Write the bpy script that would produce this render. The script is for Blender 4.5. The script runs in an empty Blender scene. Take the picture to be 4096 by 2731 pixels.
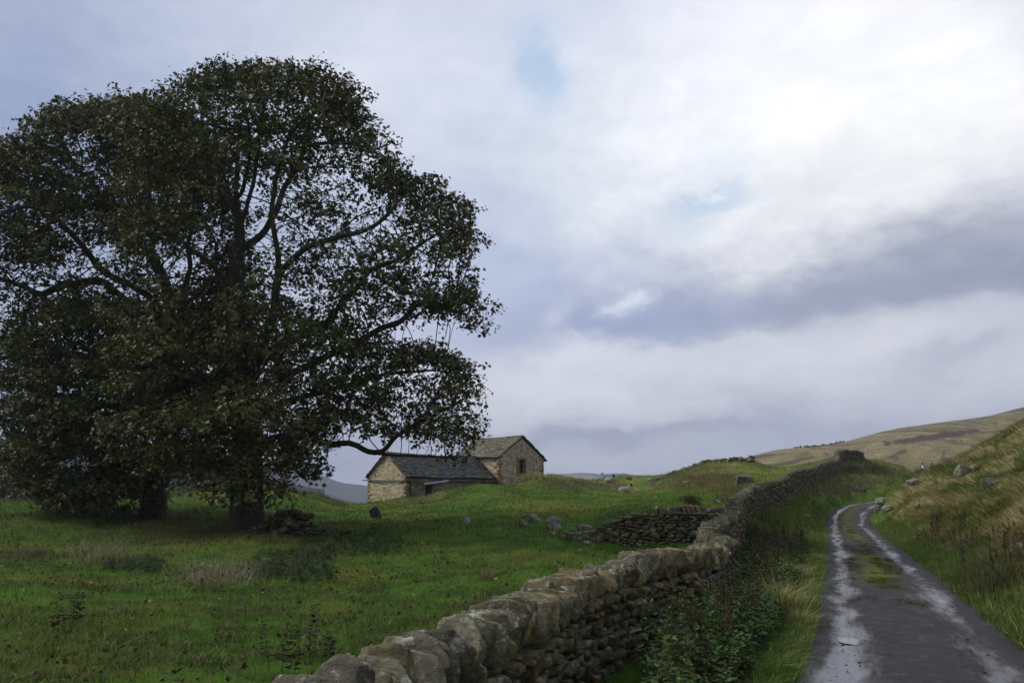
import bpy, bmesh, math, random, time
import numpy as np
from mathutils import Vector, kdtree
from mathutils.geometry import tessellate_polygon
T0 = time.time()
R = np.random.default_rng(7)
random.seed(7)
sc = bpy.context.scene
COL = sc.collection
rad = math.radians

# ------------------------------------------------------------------ camera numbers
LEAFN = 142
GRASSN = 650000
HAZE = .00028
SUNE = 2.4
EXPO = 0.3
F = 3186.0                       # focal length in photo pixels (4096 wide)
PITCH = math.atan((1975 - 1365.5) / F)
CP, SP = math.cos(PITCH), math.sin(PITCH)
EYE = 1.75

def ray(px, py):
    a = (px - 2048) / F; b = (1365.5 - py) / F
    return np.array([a, CP - b * SP, SP + b * CP])

def P(px, py, Y):
    d = ray(px, py); k = Y / d[1]
    return np.array([d[0] * k, Y, EYE + d[2] * k])

def zof(py, Y):
    d = ray(2048, py); return EYE + d[2] / d[1] * Y

def xof(px, Y, py=1950):
    d = ray(px, py); return d[0] / d[1] * Y

def S(r, g, b):
    f = lambda c: (c / 255 / 12.92) if c / 255 <= .04045 else ((c / 255 + .055) / 1.055) ** 2.4
    return (f(r), f(g), f(b))

# ------------------------------------------------------------------ object helpers
def tag(o, label=None, cat=None, group=None, kind=None):
    if label: o['label'] = label
    if cat: o['category'] = cat
    if group: o['group'] = group
    if kind: o['kind'] = kind
    return o

def empty(name, loc=(0, 0, 0), rz=0):
    o = bpy.data.objects.new(name, None); COL.objects.link(o)
    o.location = loc; o.rotation_euler = (0, 0, rz); o.empty_display_size = .2
    return o

def link(name, me, mat=None, parent=None, loc=None, smooth=False):
    o = bpy.data.objects.new(name, me); COL.objects.link(o)
    if mat is not None:
        for m in (mat if isinstance(mat, (list, tuple)) else [mat]): me.materials.append(m)
    if parent is not None: o.parent = parent
    if loc is not None: o.location = loc
    if smooth: me.polygons.foreach_set('use_smooth', np.ones(len(me.polygons), bool))
    return o

def mesh_np(name, V, Fc, col=None, uv=None, smooth=False):
    """V (n,3); Fc (m,k) or list of such arrays; col (n,3|4) per vertex; uv (n,2) per vertex"""
    me = bpy.data.meshes.new(name)
    V = np.ascontiguousarray(V, dtype=np.float32)
    if not isinstance(Fc, list): Fc = [Fc]
    Fc = [f for f in Fc if len(f)]
    loops = np.concatenate([f.reshape(-1) for f in Fc]).astype(np.int32)
    sizes = np.concatenate([np.full(len(f), f.shape[1]) for f in Fc]).astype(np.int32)
    starts = np.concatenate([[0], np.cumsum(sizes)[:-1]]).astype(np.int32)
    me.vertices.add(len(V)); me.vertices.foreach_set('co', V.reshape(-1))
    me.loops.add(len(loops)); me.loops.foreach_set('vertex_index', loops)
    me.polygons.add(len(sizes)); me.polygons.foreach_set('loop_start', starts)
    try: me.polygons.foreach_set('loop_total', sizes)
    except Exception: pass
    if smooth: me.polygons.foreach_set('use_smooth', np.ones(len(sizes), bool))
    if col is not None:
        col = np.asarray(col, dtype=np.float32)
        if col.shape[1] == 3: col = np.concatenate([col, np.ones((len(col), 1), np.float32)], 1)
        a = me.color_attributes.new('Col', 'FLOAT_COLOR', 'POINT'); a.data.foreach_set('color', col.reshape(-1))
    if uv is not None:
        u = me.uv_layers.new(name='UVMap'); u.data.foreach_set('uv', np.asarray(uv, np.float32)[loops].reshape(-1))
    me.update(calc_edges=True)
    return me

# ------------------------------------------------------------------ numpy noise
_perm = np.random.default_rng(3).permutation(512)
_grad = np.random.default_rng(4).uniform(0, 2 * math.pi, 512)
def noise2(x, y, seed=0):
    x = np.asarray(x, float); y = np.asarray(y, float)
    xi = np.floor(x).astype(int); yi = np.floor(y).astype(int); xf = x - xi; yf = y - yi
    def g(ix, iy, dx, dy):
        h = _perm[(_perm[(ix + seed * 57) & 511] + iy) & 511]; a = _grad[h]
        return np.cos(a) * dx + np.sin(a) * dy
    u = xf * xf * xf * (xf * (xf * 6 - 15) + 10); v = yf * yf * yf * (yf * (yf * 6 - 15) + 10)
    n = (g(xi, yi, xf, yf) * (1 - u) + g(xi + 1, yi, xf - 1, yf) * u) * (1 - v) + \
        (g(xi, yi + 1, xf, yf - 1) * (1 - u) + g(xi + 1, yi + 1, xf - 1, yf - 1) * u) * v
    return n * 1.5
def fbm(x, y, oct=4, seed=0):
    s = 0; a = 1.; t = 0
    for i in range(oct):
        s = s + noise2(x * 2 ** i + i * 17.3, y * 2 ** i - i * 9.1, seed) * a; t += a; a *= .5
    return s / t
def sstep(e0, e1, x):
    t = np.clip((np.asarray(x, float) - e0) / (e1 - e0), 0, 1); return t * t * (3 - 2 * t)

# ------------------------------------------------------------------ materials
class Nd:
    """tiny node-expression wrapper"""
    def __init__(s, t, sock): s.t, s.s = t, sock
    def _m(s, op, o=None, o2=None):
        n = s.t.nodes.new('ShaderNodeMath'); n.operation = op
        for i, v in enumerate((s, o, o2)):
            if v is None: continue
            if isinstance(v, Nd): s.t.links.new(v.s, n.inputs[i])
            else: n.inputs[i].default_value = v
        return Nd(s.t, n.outputs[0])
    def __add__(s, o): return s._m('ADD', o)
    def __radd__(s, o): return s._m('ADD', o)
    def __sub__(s, o): return s._m('SUBTRACT', o)
    def __mul__(s, o): return s._m('MULTIPLY', o)
    def __rmul__(s, o): return s._m('MULTIPLY', o)
    def __truediv__(s, o): return s._m('DIVIDE', o)
    def clamp(s): 
        n = s._m('ADD', 0.0); n.s.node.use_clamp = True; return n
    def fn(s, op, o=None, o2=None): return s._m(op, o, o2)

def newmat(name):
    m = bpy.data.materials.new(name); m.use_nodes = True
    t = m.node_tree; t.nodes.clear()
    out = t.nodes.new('ShaderNodeOutputMaterial'); b = t.nodes.new('ShaderNodeBsdfPrincipled')
    t.links.new(b.outputs[0], out.inputs[0])
    return m, t, b
def put(t, inp, v):
    if isinstance(v, Nd): t.links.new(v.s, inp)
    elif isinstance(v, (tuple, list)) and len(v) == 3 and inp.type == 'RGBA': inp.default_value = (*v, 1)
    else: inp.default_value = v
def coord(t, which='Object'):
    n = t.nodes.new('ShaderNodeTexCoord'); return Nd(t, n.outputs[which])
def mapping(t, v, scale=(1, 1, 1), loc=(0, 0, 0), rot=(0, 0, 0)):
    n = t.nodes.new('ShaderNodeMapping'); t.links.new(v.s, n.inputs[0])
    n.inputs['Scale'].default_value = scale; n.inputs['Location'].default_value = loc; n.inputs['Rotation'].default_value = rot
    return Nd(t, n.outputs[0])
def tnoise(t, v, scale, detail=4, rough=.55, dist=0, out=0):
    n = t.nodes.new('ShaderNodeTexNoise'); t.links.new(v.s, n.inputs['Vector'])
    n.inputs['Scale'].default_value = scale; n.inputs['Detail'].default_value = detail
    n.inputs['Roughness'].default_value = rough; n.inputs['Distortion'].default_value = dist
    return Nd(t, n.outputs[out])
def tvor(t, v, scale, feature='F1', out=0, rnd=1):
    n = t.nodes.new('ShaderNodeTexVoronoi'); t.links.new(v.s, n.inputs['Vector']); n.feature = feature
    n.inputs['Scale'].default_value = scale; n.inputs['Randomness'].default_value = rnd
    return Nd(t, n.outputs[out])
def mr(t, v, a, b, c=0, d=1, smooth=True):
    n = t.nodes.new('ShaderNodeMapRange'); n.interpolation_type = 'SMOOTHSTEP' if smooth else 'LINEAR'
    put(t, n.inputs[0], v)
    for i, x in zip((1, 2, 3, 4), (a, b, c, d)): put(t, n.inputs[i], x)
    return Nd(t, n.outputs[0])
def mix(t, fac, a, b, mode='MIX'):
    n = t.nodes.new('ShaderNodeMix'); n.data_type = 'RGBA'; n.blend_type = mode
    put(t, n.inputs[0], fac); put(t, n.inputs[6], a); put(t, n.inputs[7], b)
    return Nd(t, n.outputs[2])
def sepx(t, v):
    n = t.nodes.new('ShaderNodeSeparateXYZ'); t.links.new(v.s, n.inputs[0]); return [Nd(t, n.outputs[i]) for i in range(3)]
def bump(t, h, strength=.3, dist=.02, normal=None):
    n = t.nodes.new('ShaderNodeBump'); n.inputs['Strength'].default_value = strength; n.inputs['Distance'].default_value = dist
    put(t, n.inputs['Height'], h)
    if normal: put(t, n.inputs['Normal'], normal)
    return Nd(t, n.outputs[0])
def attr(t, name='Col', out=0):
    n = t.nodes.new('ShaderNodeAttribute'); n.attribute_name = name; return Nd(t, n.outputs[out])

def simple(name, col, rough=.8, spec=.3, nscale=8, var=.25, bs=.3, bd=.01, bscale=None, metal=0):
    m, t, b = newmat(name); c = coord(t)
    n = tnoise(t, c, nscale, 5, .6)
    lo = tuple(x * (1 - var) for x in col); hi = tuple(min(1, x * (1 + var)) for x in col)
    put(t, b.inputs['Base Color'], mix(t, mr(t, n, .3, .7), lo, hi))
    b.inputs['Roughness'].default_value = rough; b.inputs['Specular IOR Level'].default_value = spec
    b.inputs['Metallic'].default_value = metal
    if bs: put(t, b.inputs['Normal'], bump(t, tnoise(t, c, bscale or nscale * 4, 4, .6), bs, bd))
    return m

def vcol_mat(name, rough=.6, spec=.3, transl=0., gain=1.):
    """vertex-coloured plant material"""
    m, t, b = newmat(name); c = attr(t)
    if gain != 1: c = mix(t, 1.0, c, (gain, gain, gain), 'MULTIPLY')
    put(t, b.inputs['Base Color'], c); b.inputs['Roughness'].default_value = rough; b.inputs['Specular IOR Level'].default_value = spec
    if transl:
        tr = t.nodes.new('ShaderNodeBsdfTranslucent'); put(t, tr.inputs[0], c)
        mx = t.nodes.new('ShaderNodeMixShader'); mx.inputs[0].default_value = transl
        t.links.new(b.outputs[0], mx.inputs[1]); t.links.new(tr.outputs[0], mx.inputs[2])
        t.links.new(mx.outputs[0], [n for n in t.nodes if n.type == 'OUTPUT_MATERIAL'][0].inputs[0])
    return m

def stone_mat(name, lichen=.5, moss=.2, gain=1.0, bs=.6):
    m, t, b = newmat(name); c = coord(t); vc = attr(t)
    n1 = tnoise(t, c, 6, 6, .65); n2 = tnoise(t, c, 30, 5, .7); n3 = tnoise(t, c, 2.3, 4, .6)
    base = mix(t, mr(t, n1, .3, .7, .45, 1.25).__mul__(1.0), (0, 0, 0), vc)
    geo = t.nodes.new('ShaderNodeNewGeometry'); nz = sepx(t, Nd(t, geo.outputs['Normal']))[2]
    up = mr(t, nz, -.1, .9)
    lm = mr(t, tnoise(t, c, 9, 8, .75), .5, .6) * mr(t, n3, .36, .54) * (up * .75 + .35) * lichen
    base = mix(t, lm.clamp(), base, S(182, 182, 164))
    ml = mr(t, tnoise(t, mapping(t, c, loc=(7, 3, 1)), 3.5, 6, .65), .52, .66) * moss
    base = mix(t, ml.clamp(), base, (.075, .075, .012))
    rust = mr(t, tnoise(t, mapping(t, c, loc=(2, 9, 4)), 3.1, 7, .7), .55, .68) * .38
    base = mix(t, rust, base, (.21, .115, .048)); base = mix(t, mr(t, tvor(t, mapping(t, c, (1, 1, 2.2)), 17, 'F1'), .5, .75) * .35, base, (.03, .028, .022))
    if gain != 1: base = mix(t, 1.0, base, (gain,) * 3, 'MULTIPLY')
    put(t, b.inputs['Base Color'], base)
    b.inputs['Roughness'].default_value = .78; b.inputs['Specular IOR Level'].default_value = .35
    put(t, b.inputs['Normal'], bump(t, n1 * .9 + n2 * .6 + lm * .3 + tnoise(t, mapping(t, c, (1, 1, 3)), 14, 6, .75) * .8, bs, .045))
    return m

# ------------------------------------------------------------------ road centreline
RC = np.array([(-3.2, -9, 0), (-1.3, -4, 0), (.35, 0, 0), (3.9, 8, 0), (4.78, 10, 0), (5.98, 13, 0), (9.62, 22.1, 0), (14.45, 34.5, 0), (17.0, 41, .0), (19.0, 46.2, .08),
               (20.9, 50.3, .62), (23.2, 53.6, 1.05), (26.5, 56.4, 1.3), (30.5, 60, 1.6), (35.3, 66, 2.1), (40.3, 75, 2.8), (46.3, 89, 3.6), (58.8, 115, 4.35), (66, 130, 4.6)])
def catmull(Pn, n=8):
    Pn = np.asarray(Pn, float); Q = np.vstack([2 * Pn[0] - Pn[1], Pn, 2 * Pn[-1] - Pn[-2]]); out = []
    for i in range(1, len(Q) - 2):
        p0, p1, p2, p3 = Q[i - 1:i + 3]
        d = max(1e-6, np.linalg.norm(p2 - p1)); k = n
        m1 = (p2 - p0) / max(1e-6, np.linalg.norm(p2 - p0)) * d; m2 = (p3 - p1) / max(1e-6, np.linalg.norm(p3 - p1)) * d
        for j in range(k):
            s = j / k; s2 = s * s; s3 = s2 * s
            out.append((2 * s3 - 3 * s2 + 1) * p1 + (s3 - 2 * s2 + s) * m1 + (-2 * s3 + 3 * s2) * p2 + (s3 - s2) * m2)
    out.append(Pn[-1]); return np.array(out)
def resample(L, step):
    d = np.concatenate([[0], np.cumsum(np.linalg.norm(np.diff(L[:, :2], axis=0), axis=1))])
    s = np.arange(0, d[-1], step); return np.stack([np.interp(s, d, L[:, k]) for k in range(L.shape[1])], 1), s
ROADW = 1.24
RL = catmull(RC, 8)
def linedist(L, x, y):
    """signed distance (right positive) to polyline, interpolated extra columns, arc length"""
    shp = np.shape(x); x = np.ravel(x).astype(float); y = np.ravel(y).astype(float)
    best = np.full(len(x), 1e9); sg = np.zeros(len(x)); ex = np.zeros((len(x), L.shape[1] - 2)); arc = np.zeros(len(x)); acc = 0
    for i in range(len(L) - 1):
        a = L[i, :2]; dv = L[i + 1, :2] - a; l2 = dv @ dv; l = math.sqrt(l2)
        t = np.clip(((x - a[0]) * dv[0] + (y - a[1]) * dv[1]) / l2, 0, 1)
        qx = x - a[0] - t * dv[0]; qy = y - a[1] - t * dv[1]; d = np.hypot(qx, qy)
        m = d < best; best[m] = d[m]
        sg[m] = np.where((dv[1] * qx - dv[0] * qy)[m] >= 0, 1, -1)
        ex[m] = L[i, 2:] + t[m, None] * (L[i + 1, 2:] - L[i, 2:]); arc[m] = acc + t[m] * l
        acc += l
    return (best * sg).reshape(shp), [ex[:, k].reshape(shp) for k in range(ex.shape[1])], arc.reshape(shp)

# ------------------------------------------------------------------ stone wall lines: x, y, top z, base z
W1 = np.array([(-2.5, .6, .86, -.3), (-1.55, 2.6, .85, -.3), (-.86, 4.2, .84, -.3), (-.5, 5.1, .85, -.32), (.14, 7.25, .85, -.35), (.74, 9.2, .86, -.38), (1.84, 11.2, .93, -.4),
               (3.0, 13.3, .82, -.4), (4.2, 16.3, .85, -.38), (4.35, 18.3, .92, -.3), (5.55, 22, 1.03, -.22), (6.95, 25.6, 1.18, -.1), (8.3, 30, 1.58, .15), (11.6, 38, 2.18, .6),
               (15.3, 46, 2.55, 1.05), (18.0, 52, 3.15, 1.6), (22.3, 60, 3.65, 2.3), (26.5, 68, 4.35, 3.0), (30.2, 75, 4.85, 3.6), (33.6, 82, 6.15, 4.7), (36.6, 84.5, 6.1, 4.8), (39.5, 92, 5.8, 4.6)])
W2 = np.array([(6.6, 25.5, 1.28, .0), (5.6, 25.1, 1.36, .02), (4.6, 25.0, 1.34, .05), (3.7, 25.2, 1.27, .12), (3.1, 25.5, 1.05, .25), (2.65, 25.8, .78, .35)])
W1L = catmull(W1, 6); W2L = catmull(W2, 6)

# ------------------------------------------------------------------ terrain control points
cols = {
 -900: [(6, 'z', .0), (12, 'z', .1), (20, 'z', .3), (30, 'z', .9), (45, 'z', 1.8), (65, 'z', 0)],
 -400: [(8, 2731), (13, 2430), (19, 2250), (26, 2170), (34, 2070), (45, 1985), (62, 'z', -1)],
 0: [(4, 'z', 0), (8, 2731), (13, 2440), (19, 2255), (27, 2165), (35, 2070), (45, 1999), (60, 'z', -1)],
 300: [(8, 2731), (13, 2445), (19, 2270), (26, 2180), (32, 2110), (38, 2045), (46, 1990), (62, 'z', -1)],
 600: [(4, 'z', 0), (8, 2731), (13, 2445), (19, 2280), (27, 2185), (33, 2105), (40, 2050), (48, 1985), (65, 'z', -1)],
 800: [(8, 2731), (13, 2440), (19, 2270), (27, 2170), (34, 2095), (44, 2010), (51, 1960), (64, 'z', -1)],
 985: [(8, 'z', .02), (12, 2470), (19, 2262), (25, 2165), (30, 2112), (36, 2070), (45, 2000), (50, 1960), (62, 'z', -1)],
 1113: [(14, 2400), (19, 2265), (26, 2165), (34, 2090), (45, 2000), (52, 1945), (64, 'z', -.5)],
 1280: [(14, 2400), (20, 2262), (27, 2165), (36, 2095), (46, 2020), (54, 1975), (66, 'z', -.6)],
 1400: [(8, 'z', .0), (14, 2400), (20, 2262), (28, 2160), (38, 2085), (50, 2044), (58, 2027), (72, 'z', .0)],
 1500: [(14, 2400), (20, 2258), (28, 2150), (40, 2070), (50, 2030), (58, 2010), (66, 'z', .7), (80, 'z', .3)],
 1620: [(14, 2398), (20, 2250), (28, 2140), (40, 2060), (52, 2010), (58, 1996), (66, 'z', 1.1), (80, 'z', .8)],
 1760: [(14, 2396), (20, 2245), (28, 2135), (40, 2050), (50, 1990), (55, 1966), (64, 'z', 1.5), (80, 'z', 1.4)],
 1900: [(10, 'z', .0), (14, 2394), (20, 2240), (28, 2130), (38, 2050), (48, 1975), (54, 1947), (62, 'z', 1.9), (80, 'z', 1.8)],
 2030: [(14, 2390), (20, 2240), (27, 2130), (38, 2045), (48, 1975), (56, 1951), (66, 'z', 2.1), (80, 'z', 2.1)],
 2110: [(27, 2130), (38, 2050), (50, 1986), (58, 1962), (63, 1926), (67, 1912), (76, 'z', 2.7), (90, 'z', 1.6)],
 2215: [(14, 2370), (20, 2222), (28, 2110), (38, 2045), (50, 1988), (60, 1962), (66, 1914), (71, 1899), (85, 'z', 2.0)],
 2320: [(14, 2370), (20, 2225), (28, 2110), (40, 2040), (52, 1990), (66, 1964), (74, 1925), (80, 1909), (95, 'z', 2.2)],
 2410: [(13, 'z', .05), (20, 2232), (25, 2160), (30, 2080), (40, 2030), (55, 1990), (75, 1955), (90, 1914), (105, 'z', 2.8)],
 2500: [(16, 'z', .02), (24.3, 2198), (27, 'z', .95), (32, 2035), (45, 2008), (60, 1990), (78, 1969), (95, 1906), (112, 'z', 3)],
 2600: [(16, 'z', .02), (24, 2204), (27, 'z', .98), (32, 2028), (45, 2000), (60, 1980), (80, 1955), (100, 1904), (115, 'z', 3)],
 2690: [(18, 'z', .02), (24, 2206), (27, 'z', 1.0), (33, 2020), (45, 1995), (60, 1975), (75, 1950), (84, 1904), (90, 1893), (106, 'z', 3)],
 2815: [(24, 'z', .05), (27.5, 'z', 1.0), (34, 2005), (45, 1988), (60, 1972), (72, 1945), (80, 1882), (88, 1854), (105, 'z', 4)],
 2930: [(27.5, 'z', 1.05), (34, 2005), (45, 1978), (60, 1956), (72, 1915), (80, 1862), (88, 1842), (105, 'z', 4)],
 3015: [(45, 1955), (60, 1925), (75, 1885), (88, 1851), (105, 'z', 4)],
 3112: [(60, 1915), (75, 1892), (90, 1869), (106, 'z', 4.3)],
 3200: [(62, 'z', 2.5), (80, 1884), (95, 1866), (112, 'z', 4.6)],
 3260: [(72, 'z', 3.2), (95, 1846), (112, 'z', 5.)],
 3340: [(82, 'z', 4.2), (100, 1856), (115, 'z', 5.)],
 # beyond the bend, right of the wall
 3383: [(60, 'z', 1.55), (68, 'z', 2.7), (76, 'z', 3.9), (87, 1836)],
 3430: [(62, 'z', 1.75), (68, 1937), (77, 1885), (88, 1834), (104, 'z', 4.6)],
 3505: [(66, 'z', 1.95), (74, 1912), (84, 1868), (94, 1845), (110, 'z', 4.6)],
 3570: [(76, 'z', 2.8), (86, 1885), (98, 1852), (112, 'z', 4.4)],
 3627: [(84, 'z', 3.3), (95, 1872), (103, 1851), (114, 'z', 4.4)],
 3690: [(110, 1872)],
}
C = []
def addc(x, y, z): C.append((x, y, z))
for px, lst in cols.items():
    for it in lst:
        Y = it[0]; z = it[2] if it[1] == 'z' else zof(it[1], Y)
        addc(xof(px, Y), Y, z)
# ground either side of the long wall
for i in range(1, len(W1) - 1):
    d = W1[i + 1, :2] - W1[i - 1, :2]; d /= np.linalg.norm(d); n = np.array([d[1], -d[0]])
    x, y, zt, zb = W1[i]
    g = zb + .12 if y < 30 else zb + .2
    q = W1[i, :2] + n * .45; addc(q[0], q[1], g)
    q = W1[i, :2] - n * .6; addc(q[0], q[1], max(g + .15, .0) if y < 24 else g + .5)
# road bed and its shoulders
for i in range(0, len(RL), 4):
    x, y, z = RL[i]
    if y > 112: break
    j = min(i + 1, len(RL) - 1); d = RL[j, :2] - RL[j - 1, :2]; d /= np.linalg.norm(d); n = np.array([d[1], -d[0]])
    addc(x, y, z)
    addc(x - n[0] * 1.5, y - n[1] * 1.5, z)
    if y < 49:
        k = np.interp(y, [0, 10, 30, 48], [.36, .42, .5, .58])
        for dd in (1.5, 2.6, 5, 9, 14):
            if y > 36 and dd > 2.6: continue
            e = dd - 1.4
            addc(x + n[0] * dd, y + n[1] * dd, z + (k * e - .12 * min(e, 1) if dd > 1.6 else .03) * (1 if e < 8 else .93))
# crest of the right-hand bank (px, py, Y) and the fall behind it
crest = [(3490, 1981, 51.2), (3505, 1960, 52.2), (3543, 1934, 53.2), (3581, 1923, 54), (3657, 1898, 55), (3707, 1886, 56), (3771, 1873, 57), (3867, 1831, 58), (3924, 1797, 58.5), (3970, 1770, 59), (4011, 1742, 59), (4096, 1698, 59.5), (4300, 1614, 60), (4700, 1514, 60)]
for px, py, Y in crest:
    addc(xof(px, Y), Y, zof(py, Y))
for px, Y, z in [(3640, 62, 2.6), (3760, 66, 3.2), (3900, 72, 3.8), (4096, 78, 6), (4500, 78, 9), (3760, 90, 3.9), (3850, 100, 5), (3800, 120, 5.2), (4096, 105, 9)]:
    addc(xof(px, Y), Y, z)
for px, py, Y in [(3600, 2010, 43), (3700, 1985, 44), (3800, 1965, 45), (3900, 1934, 46), (4000, 1890, 47), (4096, 1845, 48), (3700, 2080, 34), (3850, 2050, 34), (4000, 2010, 35), (4096, 1985, 35), (4096, 2110, 24), (3950, 2150, 24), (4300, 1990, 25), (4600, 1900, 26)]:
    addc(xof(px, Y), Y, zof(py, Y))
for x, y, z in [(-8, -8, 0), (-14, 0, 0), (-10, 3, 0), (-20, 8, .1), (8, -6, .9), (12, 0, 2.2), (20, 8, 4.5), (0, -20, 0), (20, -20, 3), (-20, -20, 0), (-40, 0, .3), (40, 5, 9), (50, 30, 12), (-50, 30, .5), (-60, -40, 0), (60, -40, 10), (0, -60, 0), (60, 60, 11)]:
    addc(x, y, z)
C = np.array(C)
def feat(x, y):
    r = np.hypot(x, y); k = np.log(r + 3) / np.maximum(r, 1e-3) * 2.2
    ph = np.arctan2(x, y); w = np.log(r + 3) * 1.0
    return w * np.sin(ph) * 1.9, w * np.cos(ph) * 1.9 * 1.0, w * 2.0
# interpolate in log-radius space so near and far detail weigh the same
keep = []; fx = np.stack(feat(C[:, 0], C[:, 1]), 1)
for i in range(len(C)):
    if all(np.linalg.norm(fx[i] - fx[j]) > .012 for j in keep): keep.append(i)
C = C[keep]; fx = fx[keep]
c2 = .05 ** 2
A = np.sqrt(((fx[:, None] - fx[None]) ** 2).sum(2) + c2)
NC = len(C); M = np.zeros((NC + 1, NC + 1)); M[:NC, :NC] = -A + np.eye(NC) * .03; M[:NC, NC] = 1; M[NC, :NC] = 1
WT = np.linalg.solve(M, np.concatenate([C[:, 2], [0]]))
def rbf(x, y):
    f = np.stack(feat(x, y), 1); out = np.empty(len(x))
    for i in range(0, len(x), 20000):
        g = f[i:i + 20000]
        d = np.sqrt(np.maximum(((g ** 2).sum(1)[:, None] + (fx ** 2).sum(1)[None] - 2 * g @ fx.T), 0) + c2)
        out[i:i + 20000] = -d @ WT[:NC] + WT[NC]
    return out
BC = np.array([xof(1623, 66), 66.0]); E1 = np.array([.669, .743]); E2 = np.array([-.743, .669])
def ground_z(x, y, detail=True):
    shp = np.shape(x); x = np.ravel(np.asarray(x, float)); y = np.ravel(np.asarray(y, float))
    r = np.hypot(x, y); ph = np.arctan2(x, y)
    rr = np.minimum(r, 128.); s = rr / np.maximum(r, 1e-6)
    z = rbf(x * s, y * s)
    rd, (rz,), ra = linedist(RL, x, y)
    ad = np.abs(rd)
    if detail:
        wd, (wt, wb), _ = linedist(W1L, x, y)
        wdn = np.abs(wd)
        q = sstep(1.5, 4.5, ad) * sstep(.5, 2.2, wdn)
        bb = sstep(6, 14, r)
        z = z + q * bb * (fbm(x / 7, y / 7, 3, 2) * .26 + fbm(x / 2.2, y / 3.2, 3, 5) * .13 + fbm((x * -.35 + y * .94) / 1.5, (x * .94 + y * .35) / 8, 3, 14) * .11)
        z = z + sstep(1.3, 2.2, ad) * sstep(.35, .9, wdn) * fbm(x / .7, y / .7, 3, 8) * .045
        far = sstep(30, 60, r); z = z + far * q * fbm(x / 3.5, y / 3.5, 4, 11) * .22
    w = 1 - sstep(ROADW * .98, ROADW + .9, ad)
    z = z * (1 - w) + (rz - .05) * w
    # beyond the local ground: valley to the left and ahead, hillside to the right
    t = sstep(100, 330, r); ang = np.degrees(ph)
    val = np.where(np.abs(ang) < 90, -46 + 62 * sstep(8, 34, ang), -30 + 0 * ang)
    z = z * (1 - t) + val * t
    return z.reshape(shp)
# cached fields on the ground sheet's own polar grid, so that everything placed sits exactly on the sheet
FPH = np.radians(np.linspace(-41, 41, 620)); FLR = np.log(np.geomspace(1.2, 130, 640)); FLD = None
def make_fields():
    global FLD
    PH, LR = np.meshgrid(FPH, FLR); RR = np.exp(LR); x = RR * np.sin(PH); y = RR * np.cos(PH)
    z = ground_z(x, y); rd, (rz,), _ = linedist(RL, x, y); wd, _, _ = linedist(W1L, x, y); w2, _, _ = linedist(W2L, x, y); c = ground_colour(x, y)
    zs = rbf(x.ravel(), y.ravel()).reshape(x.shape); gr = np.gradient(zs, axis=0) / np.gradient(RR, axis=0); gp = np.gradient(zs, axis=1) / (RR * (FPH[1] - FPH[0])); slope = np.hypot(gr, gp)
    k = sstep(.11, .26, slope + .05 * fbm(x / 1.6, y / 1.6, 3, 97)) * sstep(40, 56, y) * (1 - sstep(1.0, 1.6, rd) * (rd > 0)) * (np.abs(rd) > 2.5)
    t2 = fbm(x / 1.3, y / 1.3, 4, 98); rough = mixc(mixc(np.array([.075, .078, .022]), np.array([.050, .060, .018]), sstep(-.2, .3, t2)), STRAW * .75, sstep(.12, .5, t2 + .3 * fbm(x / 5, y / 5, 2, 99)))
    c = mixc(c, rough, k * .85)
    FLD = np.concatenate([np.stack([z, rd, rz, wd, w2], 2), c], 2)
def field(x, y):
    x = np.asarray(x, float); y = np.asarray(y, float)
    i = np.clip((np.arctan2(x, y) - FPH[0]) / (FPH[1] - FPH[0]), 0, len(FPH) - 1.001); j = np.clip((np.log(np.maximum(np.hypot(x, y), 1e-3)) - FLR[0]) / (FLR[1] - FLR[0]), 0, len(FLR) - 1.001)
    i0 = i.astype(int); j0 = j.astype(int); a = (i - i0)[..., None]; b = (j - j0)[..., None]
    return (FLD[j0, i0] * (1 - a) + FLD[j0, i0 + 1] * a) * (1 - b) + (FLD[j0 + 1, i0] * (1 - a) + FLD[j0 + 1, i0 + 1] * a) * b
def gzf(x, y): return field(x, y)[..., 0]
def gz(x, y):
    if abs(math.atan2(x, y)) < 1.39 / 2 and 1.5 < math.hypot(x, y) < 128: return float(gzf(np.array([x]), np.array([y]))[0])
    return float(ground_z(np.array([x]), np.array([y]))[0])
def hit(px, py, ymin=5, ymax=125):
    """where the sight line through a photo pixel meets the ground"""
    d = ray(px, py); Y = np.geomspace(ymin, ymax, 500); k = Y / d[1]
    X = d[0] * k; Z = EYE + d[2] * k; g = gzf(X, Y)
    below = np.where(Z < g)[0]
    if len(below) == 0: 
        i = int(np.argmin(Z - g)); return np.array([X[i], Y[i], g[i]])
    i = below[0]; 
    if i == 0: return np.array([X[0], Y[0], g[0]])
    a = (Z[i - 1] - g[i - 1]) / ((Z[i - 1] - g[i - 1]) - (Z[i] - g[i]) + 1e-9)
    y = Y[i - 1] + a * (Y[i] - Y[i - 1]); x = d[0] / d[1] * y
    return np.array([x, y, gz(x, y)])

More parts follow.
